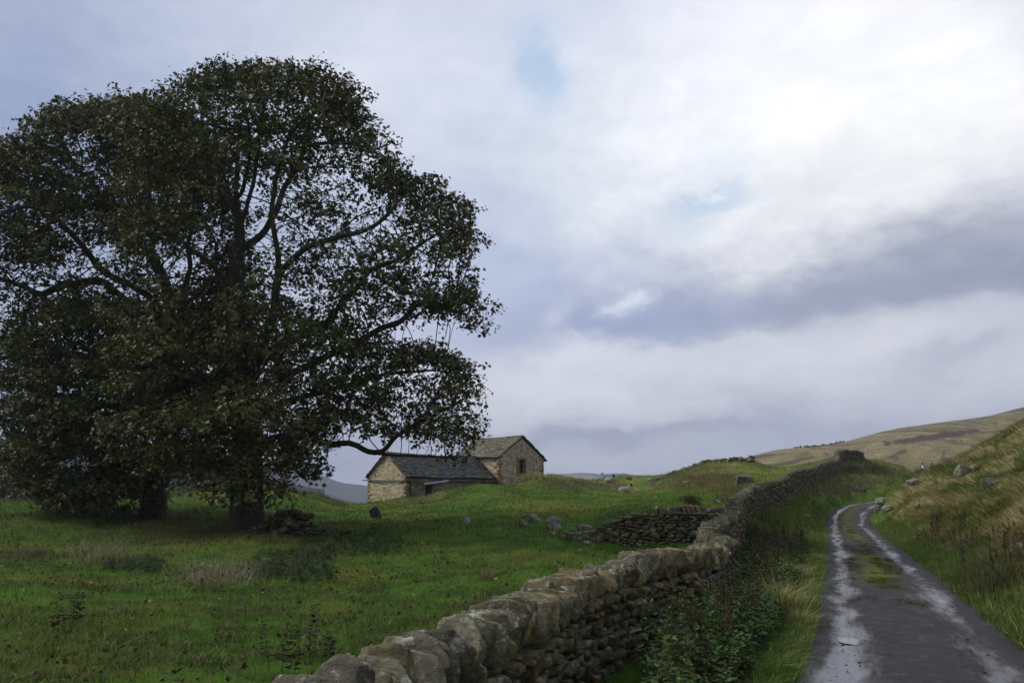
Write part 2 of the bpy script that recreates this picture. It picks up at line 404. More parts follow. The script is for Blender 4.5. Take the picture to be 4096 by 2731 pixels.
# ------------------------------------------------------------------ ground sheet
def build_ground():
    fine = np.radians(np.linspace(-41, 41, 620)); lo = np.radians(np.linspace(-180, -41, 60)[:-1]); hi = np.radians(np.linspace(41, 180, 60)[1:-1])
    ph = np.concatenate([lo, fine, hi]); nph = len(ph)
    r = np.concatenate([np.geomspace(1.2, 130, 640), np.geomspace(132, 2750, 60)])
    PH, RR = np.meshgrid(ph, r); x = RR * np.sin(PH); y = RR * np.cos(PH)
    lo_n = len(lo); n1 = 640; z = np.zeros_like(x); z[:n1, lo_n:lo_n + 620] = FLD[..., 0]
    m_ = np.ones(x.shape, bool); m_[:n1, lo_n:lo_n + 620] = False; z[m_] = ground_z(x[m_], y[m_])
    V = np.stack([x.ravel(), y.ravel(), z.ravel()], 1)
    i, j = np.meshgrid(np.arange(len(r) - 1), np.arange(nph), indexing='ij'); j2 = (j + 1) % nph
    Fq = np.stack([i * nph + j, (i + 1) * nph + j, (i + 1) * nph + j2, i * nph + j2], -1).reshape(-1, 4)[:, ::-1]
    # cap
    V = np.vstack([V, [0, 0, gz(0.01, 0.01)]]); c = len(V) - 1; jj = np.arange(nph)
    Ft = np.stack([np.full(nph, c), jj, (jj + 1) % nph], 1)[:, ::-1]
    col = np.zeros((len(V), 3)); cg = np.zeros(x.shape + (3,)); cg[:n1, lo_n:lo_n + 620] = FLD[..., 5:8]; cg[m_] = ground_colour(x[m_], y[m_]); col[:-1] = cg.reshape(-1, 3); col[-1] = col[0]
    return mesh_np('ground', V, [Fq, Ft], col=col, smooth=True)
GREEN = np.array([.074, .150, .018]); DGREEN = np.array([.040, .086, .014]); OLIVE = np.array([.142, .146, .027])
STRAW = np.array([.285, .25, .12]); BROWN = np.array([.055, .04, .018])
def mixc(a, b, t): t = np.asarray(t)[..., None]; return a * (1 - t) + b * t
def ground_colour(x, y, jitter=False):
    x = np.asarray(x, float); y = np.asarray(y, float)
    rd, _, ra = linedist(RL, x, y); wd, _, _ = linedist(W1L, x, y); r = np.hypot(x, y)
    n1 = fbm(x / 4, y / 4, 4, 21); n2 = fbm(x / 1.1, y / 1.1, 4, 23); n3 = fbm(x / 11, y / 11, 3, 29)
    c = mixc(GREEN, DGREEN, sstep(-.1, .35, n2 + n1 * .4))
    c = mixc(c, OLIVE, sstep(.05, .5, n1 + n3 * .7) * .7)
    c = mixc(c, OLIVE * 1.15, sstep(.0, .35, fbm(x / 7, y / 7, 3, 2) + .25 * n2) * .42)
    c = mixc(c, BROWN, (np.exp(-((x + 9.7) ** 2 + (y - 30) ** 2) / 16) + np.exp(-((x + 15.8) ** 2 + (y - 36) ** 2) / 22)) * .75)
    # rougher pasture further away is yellower on the mounds
    farm = sstep(62, 85, y) * sstep(-3, 4, x) + sstep(55, 66, y) * sstep(-2, 2, x) * .3
    c = mixc(c, mixc(OLIVE * 1.3, STRAW * .8, sstep(0, .5, n2)), np.clip(farm, 0, 1) * sstep(-.25, .3, n1 * .7 + n2 * .6))
    # right-hand bank: wind-combed straw and green in slanting bands
    bank = sstep(1.3, 3.2, rd)
    u = x * .8 - y * .6; v = x * .6 + y * .8
    band = fbm(u / 1.7 + 3, v / 5, 4, 31) + .4 * fbm(x / .6, y / .6, 3, 33)
    cb = mixc(mixc(GREEN * .62, OLIVE * .62, sstep(-.3, .2, n2)), mixc(STRAW * .85, OLIVE * .9, sstep(.0, .4, n2)), sstep(-.14, .30, band + .12))
    c = mixc(c, cb, bank)
    verge = sstep(-.1, .6, wd) * sstep(-1.2, -1.5, rd)
    return np.clip(c, 0, 1)

def ground_mat():
    m, t, b = newmat('pasture_ground'); c = coord(t); vc = attr(t)
    n = tnoise(t, c, 5, 8, .7); n2 = tnoise(t, c, 38, 6, .75); n3 = tnoise(t, c, .8, 5, .6)
    k = mix(t, mr(t, n2, .3, .7), (.55, .55, .5), (1.35, 1.3, 1.25)); base = mix(t, 1.0, vc, k, 'MULTIPLY')
    base = mix(t, mr(t, n, .56, .72) * .5, base, (.06, .052, .018)); base = mix(t, mr(t, n3, .55, .75) * .25, base, (.02, .028, .008))
    put(t, b.inputs['Base Color'], base); b.inputs['Roughness'].default_value = .95; b.inputs['Specular IOR Level'].default_value = .12
    put(t, b.inputs['Normal'], bump(t, n2 * .4 + n * .9, .9, .12))
    return m
make_fields()
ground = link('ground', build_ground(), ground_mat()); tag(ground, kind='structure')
print('ground', time.time() - T0)

# ------------------------------------------------------------------ road
def build_road():
    L, s = resample(RL, .12)
    d = np.gradient(L[:, :2], axis=0); d /= np.linalg.norm(d, axis=1)[:, None]; nrm = np.stack([d[:, 1], -d[:, 0]], 1)
    us = np.linspace(-1, 1, 91)
    edge = ROADW + .10 * fbm(s / 2.1, s * 0 + 1, 3, 41); edgeR = ROADW + .10 * fbm(s / 2.3, s * 0 + 7, 3, 43)
    wid = np.where(us[None] < 0, edge[:, None], edgeR[:, None]) * us[None]
    X = L[:, 0:1] + nrm[:, 0:1] * wid; Y = L[:, 1:2] + nrm[:, 1:2] * wid
    rut = -.035 * np.exp(-((wid + .74) / .22) ** 2) - .035 * np.exp(-((wid - .72) / .22) ** 2)
    Z = L[:, 2:3] + rut - .05 * np.abs(us[None]) ** 6 + .0015 * fbm(X / .35, Y / .35, 3, 45) + .004 * fbm(X / 1.4, Y / 1.4, 2, 46)
    V = np.stack([X.ravel(), Y.ravel(), Z.ravel()], 1); nu = len(us)
    i, j = np.meshgrid(np.arange(len(s) - 1), np.arange(nu - 1), indexing='ij')
    Fq = np.stack([i * nu + j, i * nu + j + 1, (i + 1) * nu + j + 1, (i + 1) * nu + j], -1).reshape(-1, 4)
    uv = np.stack([wid.ravel(), np.repeat(s, nu)], 1)
    return mesh_np('road', V, Fq, uv=uv, smooth=True)
def road_mat():
    m, t, b = newmat('wet_gravel_track'); uv = coord(t, 'UV'); c = coord(t)
    u, v, _ = sepx(t, uv)
    warp = tnoise(t, mapping(t, uv, (1.6, .55, 1)), 1, 4, .6)
    uw = u + (warp - .5) * .55
    def band(cen, wd):
        d = (uw - cen) / wd; return (d * d * -1.0).fn('EXPONENT')
    ruts = band(-.72, .19) + band(.72, .18) * .8
    big = tnoise(t, mapping(t, uv, (1.1, .20, 1), (4.2, 1.7, 0)), 1.4, 4, .6)
    fine = tnoise(t, mapping(t, uv, (9, 1.6, 1)), 1.2, 6, .7)
    near = mr(t, v, 13, 22, 1, .75)
    wet = mr(t, ruts * .86 + (big - .5) * 2.2 + (fine - .5) * 1.1 + mr(t, v, 24, 17) * mr(t, u, .3, -.5) * .35, .2, 1.15)
    pool = mr(t, ruts * .62 + (big - .5) * 2.2 + (fine - .5) * .7, .78, .95)
    grit = tnoise(t, c, 60, 5, .7); grit2 = tvor(t, c, 34, 'F1'); 
    clods = mr(t, tnoise(t, c, 22, 3, .6), .60, .67)
    dry = mix(t, mr(t, grit, .3, .7), (.014, .013, .015), (.058, .054, .060))
    dry = mix(t, mr(t, tnoise(t, c, 1.6, 6, .7), .42, .62) * .75, dry, (.026, .024, .027)); dry = mix(t, mr(t, tnoise(t, mapping(t, c, loc=(3, 8, 0)), 4.5, 6, .7), .52, .66) * .55, dry, (.085, .078, .078))
    dry = mix(t, mr(t, tnoise(t, c, 95, 2, .5), .66, .72), dry, (.17, .16, .15))
    wc = mix(t, mr(t, grit, .3, .7), (.016, .016, .019), (.035, .034, .037))
    base = mix(t, wet, dry, wc)
    moss = band(-.02, .36) * mr(t, tnoise(t, mapping(t, uv, (2.4, .30, 1)), 1.5, 6, .65), .36, .52) * (mr(t, v, 26, 29) * mr(t, v, 38, 36)).__add__(mr(t, v, 40, 46) * .7).clamp()
    moss = moss * mr(t, fine, .35, .5)
    far = mr(t, v, 30, 45)
    base = mix(t, moss, base, mix(t, mr(t, grit, .3, .7), (.05, .06, .008), (.14, .15, .022)))
    put(t, b.inputs['Base Color'], base)
    rough = mix(t, wet, (.8,) * 3, (.2,) * 3); rough = mix(t, pool, rough, (.09,) * 3); rough = mix(t, moss, rough, (.9,) * 3); rough = mix(t, clods * .35, rough, (.6,) * 3)
    t.links.new(rough.s, b.inputs['Roughness'])
    put(t, b.inputs['Specular IOR Level'], (wet * 1.0 + .08) * (moss * -.9 + 1.0))
    h = (grit * .5 + grit2 * .5 + clods * .3) * mix_f(t, pool, wet)
    put(t, b.inputs['Normal'], bump(t, h, .5, .012))
    return m
def mix_f(t, pool, wet):
    a = (wet * -.88 + 1.0); return a * (pool * -.93 + 1.0) 
road = link('road', build_road(), road_mat()); tag(road, kind='structure')

# standing water in the left rut: flat sheets with ragged rims
def puddle(px, py, lx, ly, seed, mat):
    h = hit(px, py); x, y = h[0], h[1]
    rd, (rz,), ra = linedist(RL, np.array([x]), np.array([y])); z = rz[0] - .0245
    pts = []
    for k in range(64):
        a = k / 64 * 2 * math.pi; q = 1 + .10 * float(fbm(np.array([math.cos(a) * 1.4 + seed]), np.array([math.sin(a) * 1.4]), 3, seed)[0]) * 2
        pts.append((x + math.cos(a) * lx * q, y + math.sin(a) * ly * q, z))
    V = np.array(pts + [(x, y, z)]); k = np.arange(64)
    o = link('puddle', mesh_np('puddle', V, np.stack([np.full(64, 64), k, (k + 1) % 64], 1)), mat); tag(o, kind='structure'); return o
wm, wt_, wb_ = newmat('still_water'); wb_.inputs['Base Color'].default_value = (.02, .02, .022, 1); wb_.inputs['Roughness'].default_value = .015
wb_.inputs['Specular IOR Level'].default_value = 1.0
for a in [(3412, 2572, .17, .25, 3)]: puddle(*a, wm)

# ------------------------------------------------------------------ stones
def cube_tpl(k):
    g = np.linspace(-1, 1, k + 1); idx = {}; V = []; Fq = []
    def vi(p):
        key = tuple(np.round(p, 5))
        if key not in idx: idx[key] = len(V); V.append(p)
        return idx[key]
    for ax in range(3):
        for sgn in (-1, 1):
            for i in range(k):
                for j in range(k):
                    q = []
                    for (a, b_) in ((i, j), (i + 1, j), (i + 1, j + 1), (i, j + 1)):
                        p = [0, 0, 0]; p[ax] = sgn; p[(ax + 1) % 3] = g[a]; p[(ax + 2) % 3] = g[b_]; q.append(vi(p))
                    Fq.append(q if sgn > 0 else q[::-1])
    return np.array(V, float), np.array(Fq)
TPL = {k: cube_tpl(k) for k in (2, 3, 4, 5, 8, 12)}
STONE_COLS = np.array([.98, 1.0, .84]) * np.array([S(104, 98, 70), S(92, 88, 62), S(112, 100, 66), S(84, 82, 66), S(96, 88, 56), S(78, 76, 62), S(118, 106, 80), S(104, 82, 56), S(88, 90, 58), S(70, 70, 58)])
def make_stones(cen, half, frames, k=4, rnd=.32, cuts=5, noise=.06, colours=None, seed=1, cm=1.):
    """cen (n,3), half (n,3), frames (n,3,3) rows = local axes in world"""
    g = np.random.default_rng(seed); n = len(cen); Tv, Tf = TPL[k]
    U = np.repeat(Tv[None], n, 0)
    nl = np.linalg.norm(U, axis=2, keepdims=True); rr = g.uniform(rnd * .7, rnd * 1.3, (n, 1, 1))
    U = U * (1 - rr) + U / nl * 1.25 * rr
    for _ in range(cuts):
        nn = g.normal(size=(n, 1, 3)); nn /= np.linalg.norm(nn, axis=2, keepdims=True); dd = g.uniform(.72, 1.15, (n, 1))
        e = np.maximum((U * nn).sum(2) - dd, 0); U = U - nn * e[..., None]
    for fr in ((1.3, 2.9) if k < 8 else (1.3, 2.9, 6.5, 11)):
        ph = g.uniform(0, 6.28, (n, 1, 3)); w = g.normal(size=(n, 3, 3)) * fr
        ph2 = np.einsum('nvi,nij->nvj', U, w) + ph
        U = U + np.sin(ph2) * noise / (fr ** .5)
    Pw = np.einsum('nvi,nij->nvj', U * half[:, None], frames) + cen[:, None]
    nv = len(Tv); Fa = (Tf[None] + (np.arange(n) * nv)[:, None, None]).reshape(-1, 4)
    if colours is None: colours = STONE_COLS[g.integers(0, len(STONE_COLS), n)] * g.uniform(.65, 1.15, (n, 1))
    return Pw.reshape(-1, 3), Fa, np.repeat(colours * cm, nv, 0)
def merge(parts):
    V = []; Fa = []; Cc = []; o = 0
    for v, f, c in parts: V.append(v); Fa.append(f + o); Cc.append(c); o += len(v)
    return np.vstack(V), np.vstack(Fa), np.vstack(Cc)

def wall_arrays(L, thick, course, slen, seed, y0=-99, y1=999, cop=.28, sides=(1, -1), k=4, fill=1.):
    """stones of both faces of a dry-stone wall along line L (x,y,top,base) for the stretch y0..y1 (arc length window)"""
    g = np.random.default_rng(seed)
    D = np.concatenate([[0], np.cumsum(np.linalg.norm(np.diff(L[:, :2], axis=0), axis=1))])
    at = lambda s: np.array([np.interp(s, D, L[:, q]) for q in range(4)])
    cen = []; half = []; fr = []
    lo, hi = max(0, y0), min(D[-1], y1)
    for side in sides:
        f = 0.0; row = 0
        Hmax = max(L[:, 2] - L[:, 3]) + .1
        z = -.15
        while z < Hmax - cop:
            ch = g.uniform(*course); s = lo + g.uniform(-.2, 0)
            while s < hi:
                ln = g.uniform(*slen) * (1.5 if g.random() < .12 else 1)
                a = at(min(max(s + ln / 2, 0), D[-1])); H = a[2] - a[3] - cop
                tall = ch * g.uniform(.72, 1.22)
                if z + tall * .5 < H + .02:
                    s1, s2 = at(max(s, 0)), at(min(s + ln, D[-1])); dv = s2[:2] - s1[:2]; dl = np.linalg.norm(dv)
                    if dl > 1e-3:
                        dv /= dl; nn = np.array([dv[1], -dv[0]]) * side
                        batter = .10 * (1 - z / Hmax); dep = g.uniform(.07, .13)
                        off = thick / 2 + batter - dep + g.uniform(-.045, .03)
                        c0 = a[:2] + nn * off
                        tilt = g.normal() * .10; yaw = g.normal() * .12
                        u = np.array([dv[0], dv[1], 0]); w = np.array([0, 0, 1.]); vv = np.array([nn[0], nn[1], 0])
                        u2 = u * math.cos(yaw) + vv * math.sin(yaw); v2 = -u * math.sin(yaw) + vv * math.cos(yaw)
                        u3 = u2 * math.cos(tilt) + w * math.sin(tilt); w3 = -u2 * math.sin(tilt) + w * math.cos(tilt)
                        cen.append((c0[0], c0[1], a[3] + z + ch / 2 + g.normal() * .006)); half.append((ln / 2 * .985, dep, tall / 2 * .98)); fr.append((u3, v2, w3))
                s += ln
            z += ch * .97
        # bigger blocks bonded through two or three courses
        s = lo
        while s < hi:
            s += g.exponential(.42); 
            if s >= hi: break
            a = at(s); H = a[2] - a[3] - cop; bh = g.uniform(.14, .26); bw = g.uniform(.13, .30); zz = g.uniform(-.05, max(.0, H - bh))
            s1, s2 = at(max(s - .1, 0)), at(min(s + .1, D[-1])); dv = s2[:2] - s1[:2]; dv /= max(1e-6, np.linalg.norm(dv)); nn = np.array([dv[1], -dv[0]]) * side
            c0 = a[:2] + nn * (thick / 2 + .10 * (1 - zz / Hmax) - .1 + g.uniform(.0, .03)); ti = g.normal() * .18; u = np.array([dv[0], dv[1], 0]); w = np.array([0, 0, 1.])
            cen.append((c0[0], c0[1], a[3] + zz + bh / 2)); half.append((bw / 2, .12, bh / 2)); fr.append((u * math.cos(ti) + w * math.sin(ti), np.array([nn[0], nn[1], 0]), -u * math.sin(ti) + w * math.cos(ti)))
    return make_stones(np.array(cen), np.array(half), np.array(fr), k=k, seed=seed, noise=.06, rnd=.13, cuts=9)
def wall_core(L, thick, cop, drop=.0):
    V = []; Fa = []
    d = np.gradient(L[:, :2], axis=0); d /= np.linalg.norm(d, axis=1)[:, None]; nn = np.stack([d[:, 1], -d[:, 0]], 1)
    for i, l in enumerate(L):
        for sg, zt in ((-1, 0), (1, 0), (1, 1), (-1, 1)):
            w = thick / 2 - .07 if zt else thick / 2 + .02
            V.append((l[0] + nn[i, 0] * sg * w, l[1] + nn[i, 1] * sg * w, l[3] - .2 if not zt else l[2] - cop - .05))
    for i in range(len(L) - 1):
        for q in range(4): Fa.append((4 * i + q, 4 * i + (q + 1) % 4, 4 * i + 4 + (q + 1) % 4, 4 * i + 4 + q))
    e = len(L) * 4 - 4; Fa += [(0, 3, 2, 1), (e, e + 1, e + 2, e + 3)]
    V = np.array(V); return V, np.array(Fa), np.tile(np.array(S(40, 37, 30)), (len(V), 1))
def coping_list(L, cop, seed, s0, s1, tmin, tmax):
    g = np.random.default_rng(seed); D = np.concatenate([[0], np.cumsum(np.linalg.norm(np.diff(L[:, :2], axis=0), axis=1))])
    at = lambda s: np.array([np.interp(s, D, L[:, q]) for q in range(4)])
    out = []; s = max(0, s0); lean = -.25
    while s < min(s1, D[-1]):
        th = g.uniform(tmin, tmax) * (1.7 if g.random() < .12 else 1); a = at(s + th / 2); b_ = at(min(s + th / 2 + .1, D[-1])); a0 = at(max(0, s + th / 2 - .1))
        dv = b_[:2] - a0[:2]; dv /= np.linalg.norm(dv); nn = np.array([dv[1], -dv[0], 0]); u = np.array([dv[0], dv[1], 0]); w = np.array([0, 0, 1.])
        lean = .85 * lean + .15 * g.normal(-.30, .6); yaw = g.normal() * .05
        u2 = u * math.cos(lean) + w * math.sin(lean); w2 = -u * math.sin(lean) + w * math.cos(lean)
        u3 = u2 * math.cos(yaw) + nn * math.sin(yaw); v3 = -u2 * math.sin(yaw) + nn * math.cos(yaw)
        hh = cop * g.uniform(.78, 1.25)
        wd = g.uniform(.18, .27)
        out.append((np.array([a[0], a[1], a[2] - cop / 2 + (hh - cop) * .35 + g.normal() * .012]) + nn * g.normal() * .025, np.array([th / 2 * .99, wd, hh / 2 + .03]), np.array([u3, v3, w2]), s))
        s += th
    return out
M_STONE = stone_mat('gritstone_wall', lichen=.5, moss=.5, gain=.95, bs=.9)
M_COPE = stone_mat('lichened_gritstone_coping', lichen=1.0, moss=.4, gain=1.0, bs=1.0)
M_STONE2 = stone_mat('mossy_gritstone_wall', lichen=.45, moss=.8, gain=1.15, bs=.9)
M_ROCK = stone_mat('weathered_gritstone_boulder', lichen=.6, moss=.35, gain=1.0)
W1f, _ = resample(W1L, .25)
def build_main_wall():
    root = empty('drystone_wall', (W1[2, 0], W1[2, 1], W1[2, 3])); off = np.array(root.location)
    tag(root, 'long dry-stone field wall with leaning lichened coping stones, winding from the foreground up beside the wet track', 'stone wall')
    p1 = wall_arrays(W1L, .46, (.05, .14), (.08, .28), 11, 0, 18, k=5)
    p2 = wall_arrays(W1L, .5, (.06, .16), (.10, .3), 12, 18, 44, k=3)
    p2 = (p2[0], p2[1], p2[2] * .8)
    p3 = wall_arrays(W1L, .55, (.10, .2), (.16, .38), 13, 44, 130, k=2)
    p3 = (p3[0], p3[1], p3[2] * .75)
    V, Fa, Cc = merge([p1, p2, p3, wall_core(W1f, .46, .28)])
    link('wall_face', mesh_np('wall_face', V - off, Fa, col=Cc), M_STONE, root)
    near = coping_list(W1L, .27, 21, 3.7, 40, .075, .14)[:100]
    far = coping_list(W1L, .27, 23, .6, 3.55, .09, .16) + coping_list(W1L, .28, 22, near[-1][3] + .18, 130, .09, .2)
    g = np.random.default_rng(5)
    cc = np.array([1.03, 1.0, .82]) * np.array([S(112, 108, 94), S(110, 104, 80), S(96, 92, 70), S(150, 128, 84), S(138, 124, 80), S(108, 104, 90), S(88, 84, 66), S(116, 100, 76), S(98, 96, 64), S(90, 88, 72), S(122, 118, 104)])
    for c, h, f, s in near:
        v, fa, co = make_stones(c[None], h[None], f[None], k=12, rnd=.42, cuts=9, noise=.075, seed=int(s * 1000), colours=((np.array(S(128, 122, 98)) if s < 5.4 and g.random() < .75 else cc[g.integers(0, len(cc))]) * g.uniform(.62, 1.3))[None])
        link('coping_stone', mesh_np('coping_stone', v - off, fa, col=co), M_COPE, root)
    v, fa, co = make_stones(np.array([q[0] for q in far]), np.array([q[1] for q in far]), np.array([q[2] for q in far]), k=3, rnd=.35, seed=77, cm=.8)
    o = link('coping', mesh_np('coping', v - off, fa, col=co, smooth=True), M_STONE, root); tag(o, kind='stuff')
    return len(near)
ncop = build_main_wall(); print('coping stones', ncop, time.time() - T0)

def build_wall2():
    root = empty('drystone_wall', (W2[2, 0], W2[2, 1], W2[2, 3])); off = np.array(root.location)
    tag(root, 'short mossy dry-stone wall crossing the grass behind the long wall, broken down at its left end', 'stone wall')
    V, Fa, Cc = merge([wall_arrays(W2L, .5, (.05, .13), (.09, .28), 31, 0, 99, cop=.16, k=4), wall_core(W2L, .46, .2)])
    link('wall_face', mesh_np('wall_face', V - off, Fa, col=Cc), M_STONE2, root)
    D = np.linalg.norm(np.diff(W2L[:, :2], axis=0), axis=1).sum()
    cp = coping_list(W2L, .25, 33, 0, 2.2, .1, .2); g = np.random.default_rng(8)
    for c, h, f, s in cp:
        v, fa, co = make_stones(c[None], (h * [1, .9, 1])[None], f[None], k=4, rnd=.35, seed=int(s * 999) + 3, cm=.9)
        link('coping_stone', mesh_np('coping_stone', v - off, fa, col=co, smooth=True), M_STONE2, root)
build_wall2()

def rubble(name, label, cat, line, hgt, w, seed, n, size, mat=M_ROCK, k=4, group=None, cm=1.):
    """a tumbled heap of stones along a line of ground points"""
    g = np.random.default_rng(seed); L = np.array(line, float)
    D = np.concatenate([[0], np.cumsum(np.linalg.norm(np.diff(L, axis=0), axis=1))]); cen = []; half = []; fr = []
    for q in range(n):
        s = g.uniform(0, D[-1]); x = np.interp(s, D, L[:, 0]); y = np.interp(s, D, L[:, 1])
        e = s / D[-1]; hh = np.interp(e, np.linspace(0, 1, len(hgt)), hgt); o = g.normal() * w
        x += o * .6 + g.normal() * .1; y += o
        z = gz(x, y) + g.uniform(0, 1) ** 1.0 * hh * math.exp(-(o / w) ** 2 * .6)
        h = np.array([g.uniform(*size), g.uniform(*size) * .8, g.uniform(*size) * .5]); a = g.uniform(0, 3.14)
        M3 = np.array([[math.cos(a), math.sin(a), 0], [-math.sin(a), math.cos(a), 0], [0, 0, 1]]); tl = g.normal() * .25
        Rx = np.array([[1, 0, 0], [0, math.cos(tl), math.sin(tl)], [0, -math.sin(tl), math.cos(tl)]])
        cen.append((x, y, z)); half.append(h); fr.append(Rx @ M3)
    v, fa, co = make_stones(np.array(cen), np.array(half), np.array(fr), k=k, seed=seed, rnd=.3, cm=cm)
    off = np.array([L[0, 0], L[0, 1], gz(L[0, 0], L[0, 1])])
    o = link(name, mesh_np(name, v - off, fa, col=co, smooth=True), mat, loc=off); tag(o, label, cat, group); return o
rubble('stone_heap', 'dark tumbled stone heap beside the foot of the nearer tree trunk', 'stone heap', [hit(1085, 2140)[:2], hit(1180, 2150)[:2], hit(1300, 2140)[:2]], [.6, .95, .7, .1], .45, 51, 300, (.08, .2), M_STONE2, cm=.4)  # stone colours darkened to carry the shade the heap lies in
rubble('tumbled_wall', 'tumbled line of grey stones along the top of the grassy mound beside the distant moor', 'stone wall', [P(2690, 1893, 89)[:2], P(2815, 1856, 87)[:2], P(2930, 1845, 87)[:2], P(3015, 1852, 87)[:2]], [.1, .3, .35, .5], .35, 52, 150, (.14, .36), M_ROCK, k=3)
for i, (x, y, s_) in enumerate([(2.45, 25.7, .2), (2.3, 25.3, .14), (2.1, 25.8, .17), (1.95, 25.5, .11), (1.75, 25.9, .15), (1.55, 25.6, .1), (2.6, 25.2, .16), (1.3, 26.0, .12), (2.0, 25.1, .12), (2.25, 24.8, .13)]):
    g = np.random.default_rng(300 + i); a = g.uniform(0, 3); M3 = np.array([[math.cos(a), math.sin(a), .1], [-math.sin(a), math.cos(a), 0], [-.1, 0, 1]])
    v, fa, co = make_stones(np.array([[0, 0, s_ * .3]]), np.array([[s_, s_ * .8, s_ * .62]]), M3[None], k=5, rnd=.35, cuts=9, seed=301 + i)
    tag(link('fallen_stone', mesh_np('fallen_stone', v, fa, col=co, smooth=True), M_STONE2, loc=(x, y, gz(x, y))), 'fallen wall stone lying at the broken left end of the mossy cross wall', 'stone', 'fallen stones at the end of the cross wall')

def rock(px, py, w, h, d, label, seed, mat=M_ROCK, name='boulder', cat='rock', tilt=0, sink=.42, colr=None, cuts=11, yaw=None):
    colr = None if colr is None else tuple(q * .72 for q in colr); h = h * 1.12
    p = hit(px, py); g = np.random.default_rng(seed); a = g.uniform(-.6, .6) if yaw is None else yaw
    M3 = np.array([[math.cos(a), math.sin(a), 0], [-math.sin(a), math.cos(a), 0], [0, 0, 1]])
    Rx = np.array([[math.cos(tilt), 0, math.sin(tilt)], [0, 1, 0], [-math.sin(tilt), 0, math.cos(tilt)]])
    c = np.array([[0, 0, h / 2 - sink * h]])
    v, fa, co = make_stones(c, np.array([[w / 2 * 1.08, d / 2, h / 2 * 1.2]]), (Rx @ M3)[None], k=8, rnd=.34, cuts=cuts + 3, noise=.08, seed=seed, colours=None if colr is None else np.array([colr]))
    o = link(name, mesh_np(name, v, fa, col=co), mat, loc=p); tag(o, label, cat)
    return o
G_ = S(128, 124, 110)
rock(2130, 2085, .46, .34, .4, 'pale flat-topped boulder in the grass left of the round upright boulder', 101, colr=G_)
rock(2215, 2115, .42, .52, .4, 'tall rounded boulder with white lichen in the grass before the cross wall', 102, colr=G_)
rock(2338, 2120, .42, .32, .36, 'squarish boulder next to the broken end of the cross wall', 103, colr=S(120, 116, 96))
rock(2095, 2098, .34, .16, .3, 'low slab half sunk in the grass just below the pale flat-topped boulder', 104, colr=S(100, 96, 84))
rock(1866, 2094, .22, .34, .12, 'small white pointed stone standing in the dark grass below the barn', 105, colr=S(190, 190, 188), tilt=-.3, cuts=12)
rock(1501, 2072, .42, .5, .1, 'grey slate slab leaning in the grass below the left barn gable', 106, colr=S(90, 90, 100), tilt=.55, cuts=3, sink=.1, yaw=-.2)
rock(2433, 2278, .30, .15, .24, 'flat dark block in the grass just behind the coping of the long wall', 107, colr=S(92, 90, 78), cuts=3)
rock(2290, 2160, .34, .3, .3, 'mossy sunken boulder below the left end of the cross wall', 108, colr=S(84, 82, 60))
rock(2981, 1937, 1.15, .9, .8, 'large dark lichened boulder in the side of the green mound', 109, colr=S(88, 88, 84))
rock(2938, 1925, .45, .5, .4, 'small boulder just left of the large dark boulder on the mound', 110, colr=S(120, 116, 104))
rock(2778, 1943, .45, .3, .4, 'small pale stone low on the left flank of the green mound', 111, colr=S(150, 148, 138))
rock(2748, 1935, .8, .35, .5, 'low stone among straw grass on the left flank of the mound', 112, colr=S(110, 100, 84))
rock(2517, 1919, .62, .5, .5, 'rounded boulder on the skyline above the sitting sheep', 113, colr=S(110, 106, 84))
rock(2462, 1926, .85, .3, .5, 'low dark rock beside the sheep that lies on the skyline', 114, colr=S(60, 52, 48))
rock(2600, 1921, .8, .3, .5, 'group-end pale slab of the stones below the skyline right of the sheep', 115, colr=S(150, 150, 146))
rock(2628, 1920, .6, .34, .5, 'darker stone touching the pale slab below the skyline', 116, colr=S(116, 112, 104))
rock(2452, 1954, .4, .18, .3, 'small white stone in the grass left of the sitting sheep', 117, colr=S(170, 172, 168))
rock(3851, 1893, 1.05, .66, .7, 'big angular boulder high on the straw bank right of the walkers', 118, colr=G_, cuts=12)
rock(3895, 1880, .5, .4, .4, 'lesser boulder touching the right side of the big angular boulder', 119, colr=G_)
rock(3655, 1932, .78, .46, .6, 'rounded grey boulder on the crest of the bank above the bend', 120, colr=G_)
rock(3962, 1940, .72, .5, .6, 'dark boulder in the grass near the right edge of the bank', 121, colr=S(74, 74, 68))
rock(3674, 2032, .36, .28, .3, 'small grey rock in straw grass below the crest boulder', 122, colr=S(110, 108, 96))
rock(4034, 1962, .5, .2, .35, 'low rock at the far right of the bank under a band of pale grass', 123, colr=S(96, 92, 80))
rock(3535, 2008, .8, .42, .6, 'upper rock of the outcrop beside the bend in the track', 124, colr=S(150, 146, 130), sink=.5)
rock(3560, 2038, .8, .36, .6, 'lower right rock of the outcrop beside the bend', 125, colr=S(160, 156, 140), sink=.5)
rock(3518, 2040, .55, .4, .5, 'lower left mossy rock of the outcrop beside the bend', 126, colr=S(110, 110, 84), sink=.5)
rock(3590, 2130, .5, .2, .3, 'low dark rock on the right verge above the tall dead stalks', 127, colr=S(66, 62, 52))
rock(4085, 2190, .3, .14, .3, 'grey stone at the right frame edge half buried in the bank', 128, colr=G_)
rock(3215, 2063, .55, .16, .3, 'flat stone on the grass between the long wall and the track', 129, colr=S(96, 94, 88))
rock(2860, 2010, .45, .16, .35, 'flat stone in the green pasture left of the rising wall', 130, colr=S(110, 110, 104))
rock(3430, 1962, 1.6, .3, .5, 'long dark rock in the turf beyond the bend of the track', 131, colr=S(50, 44, 40))
print('rocks', time.time() - T0)
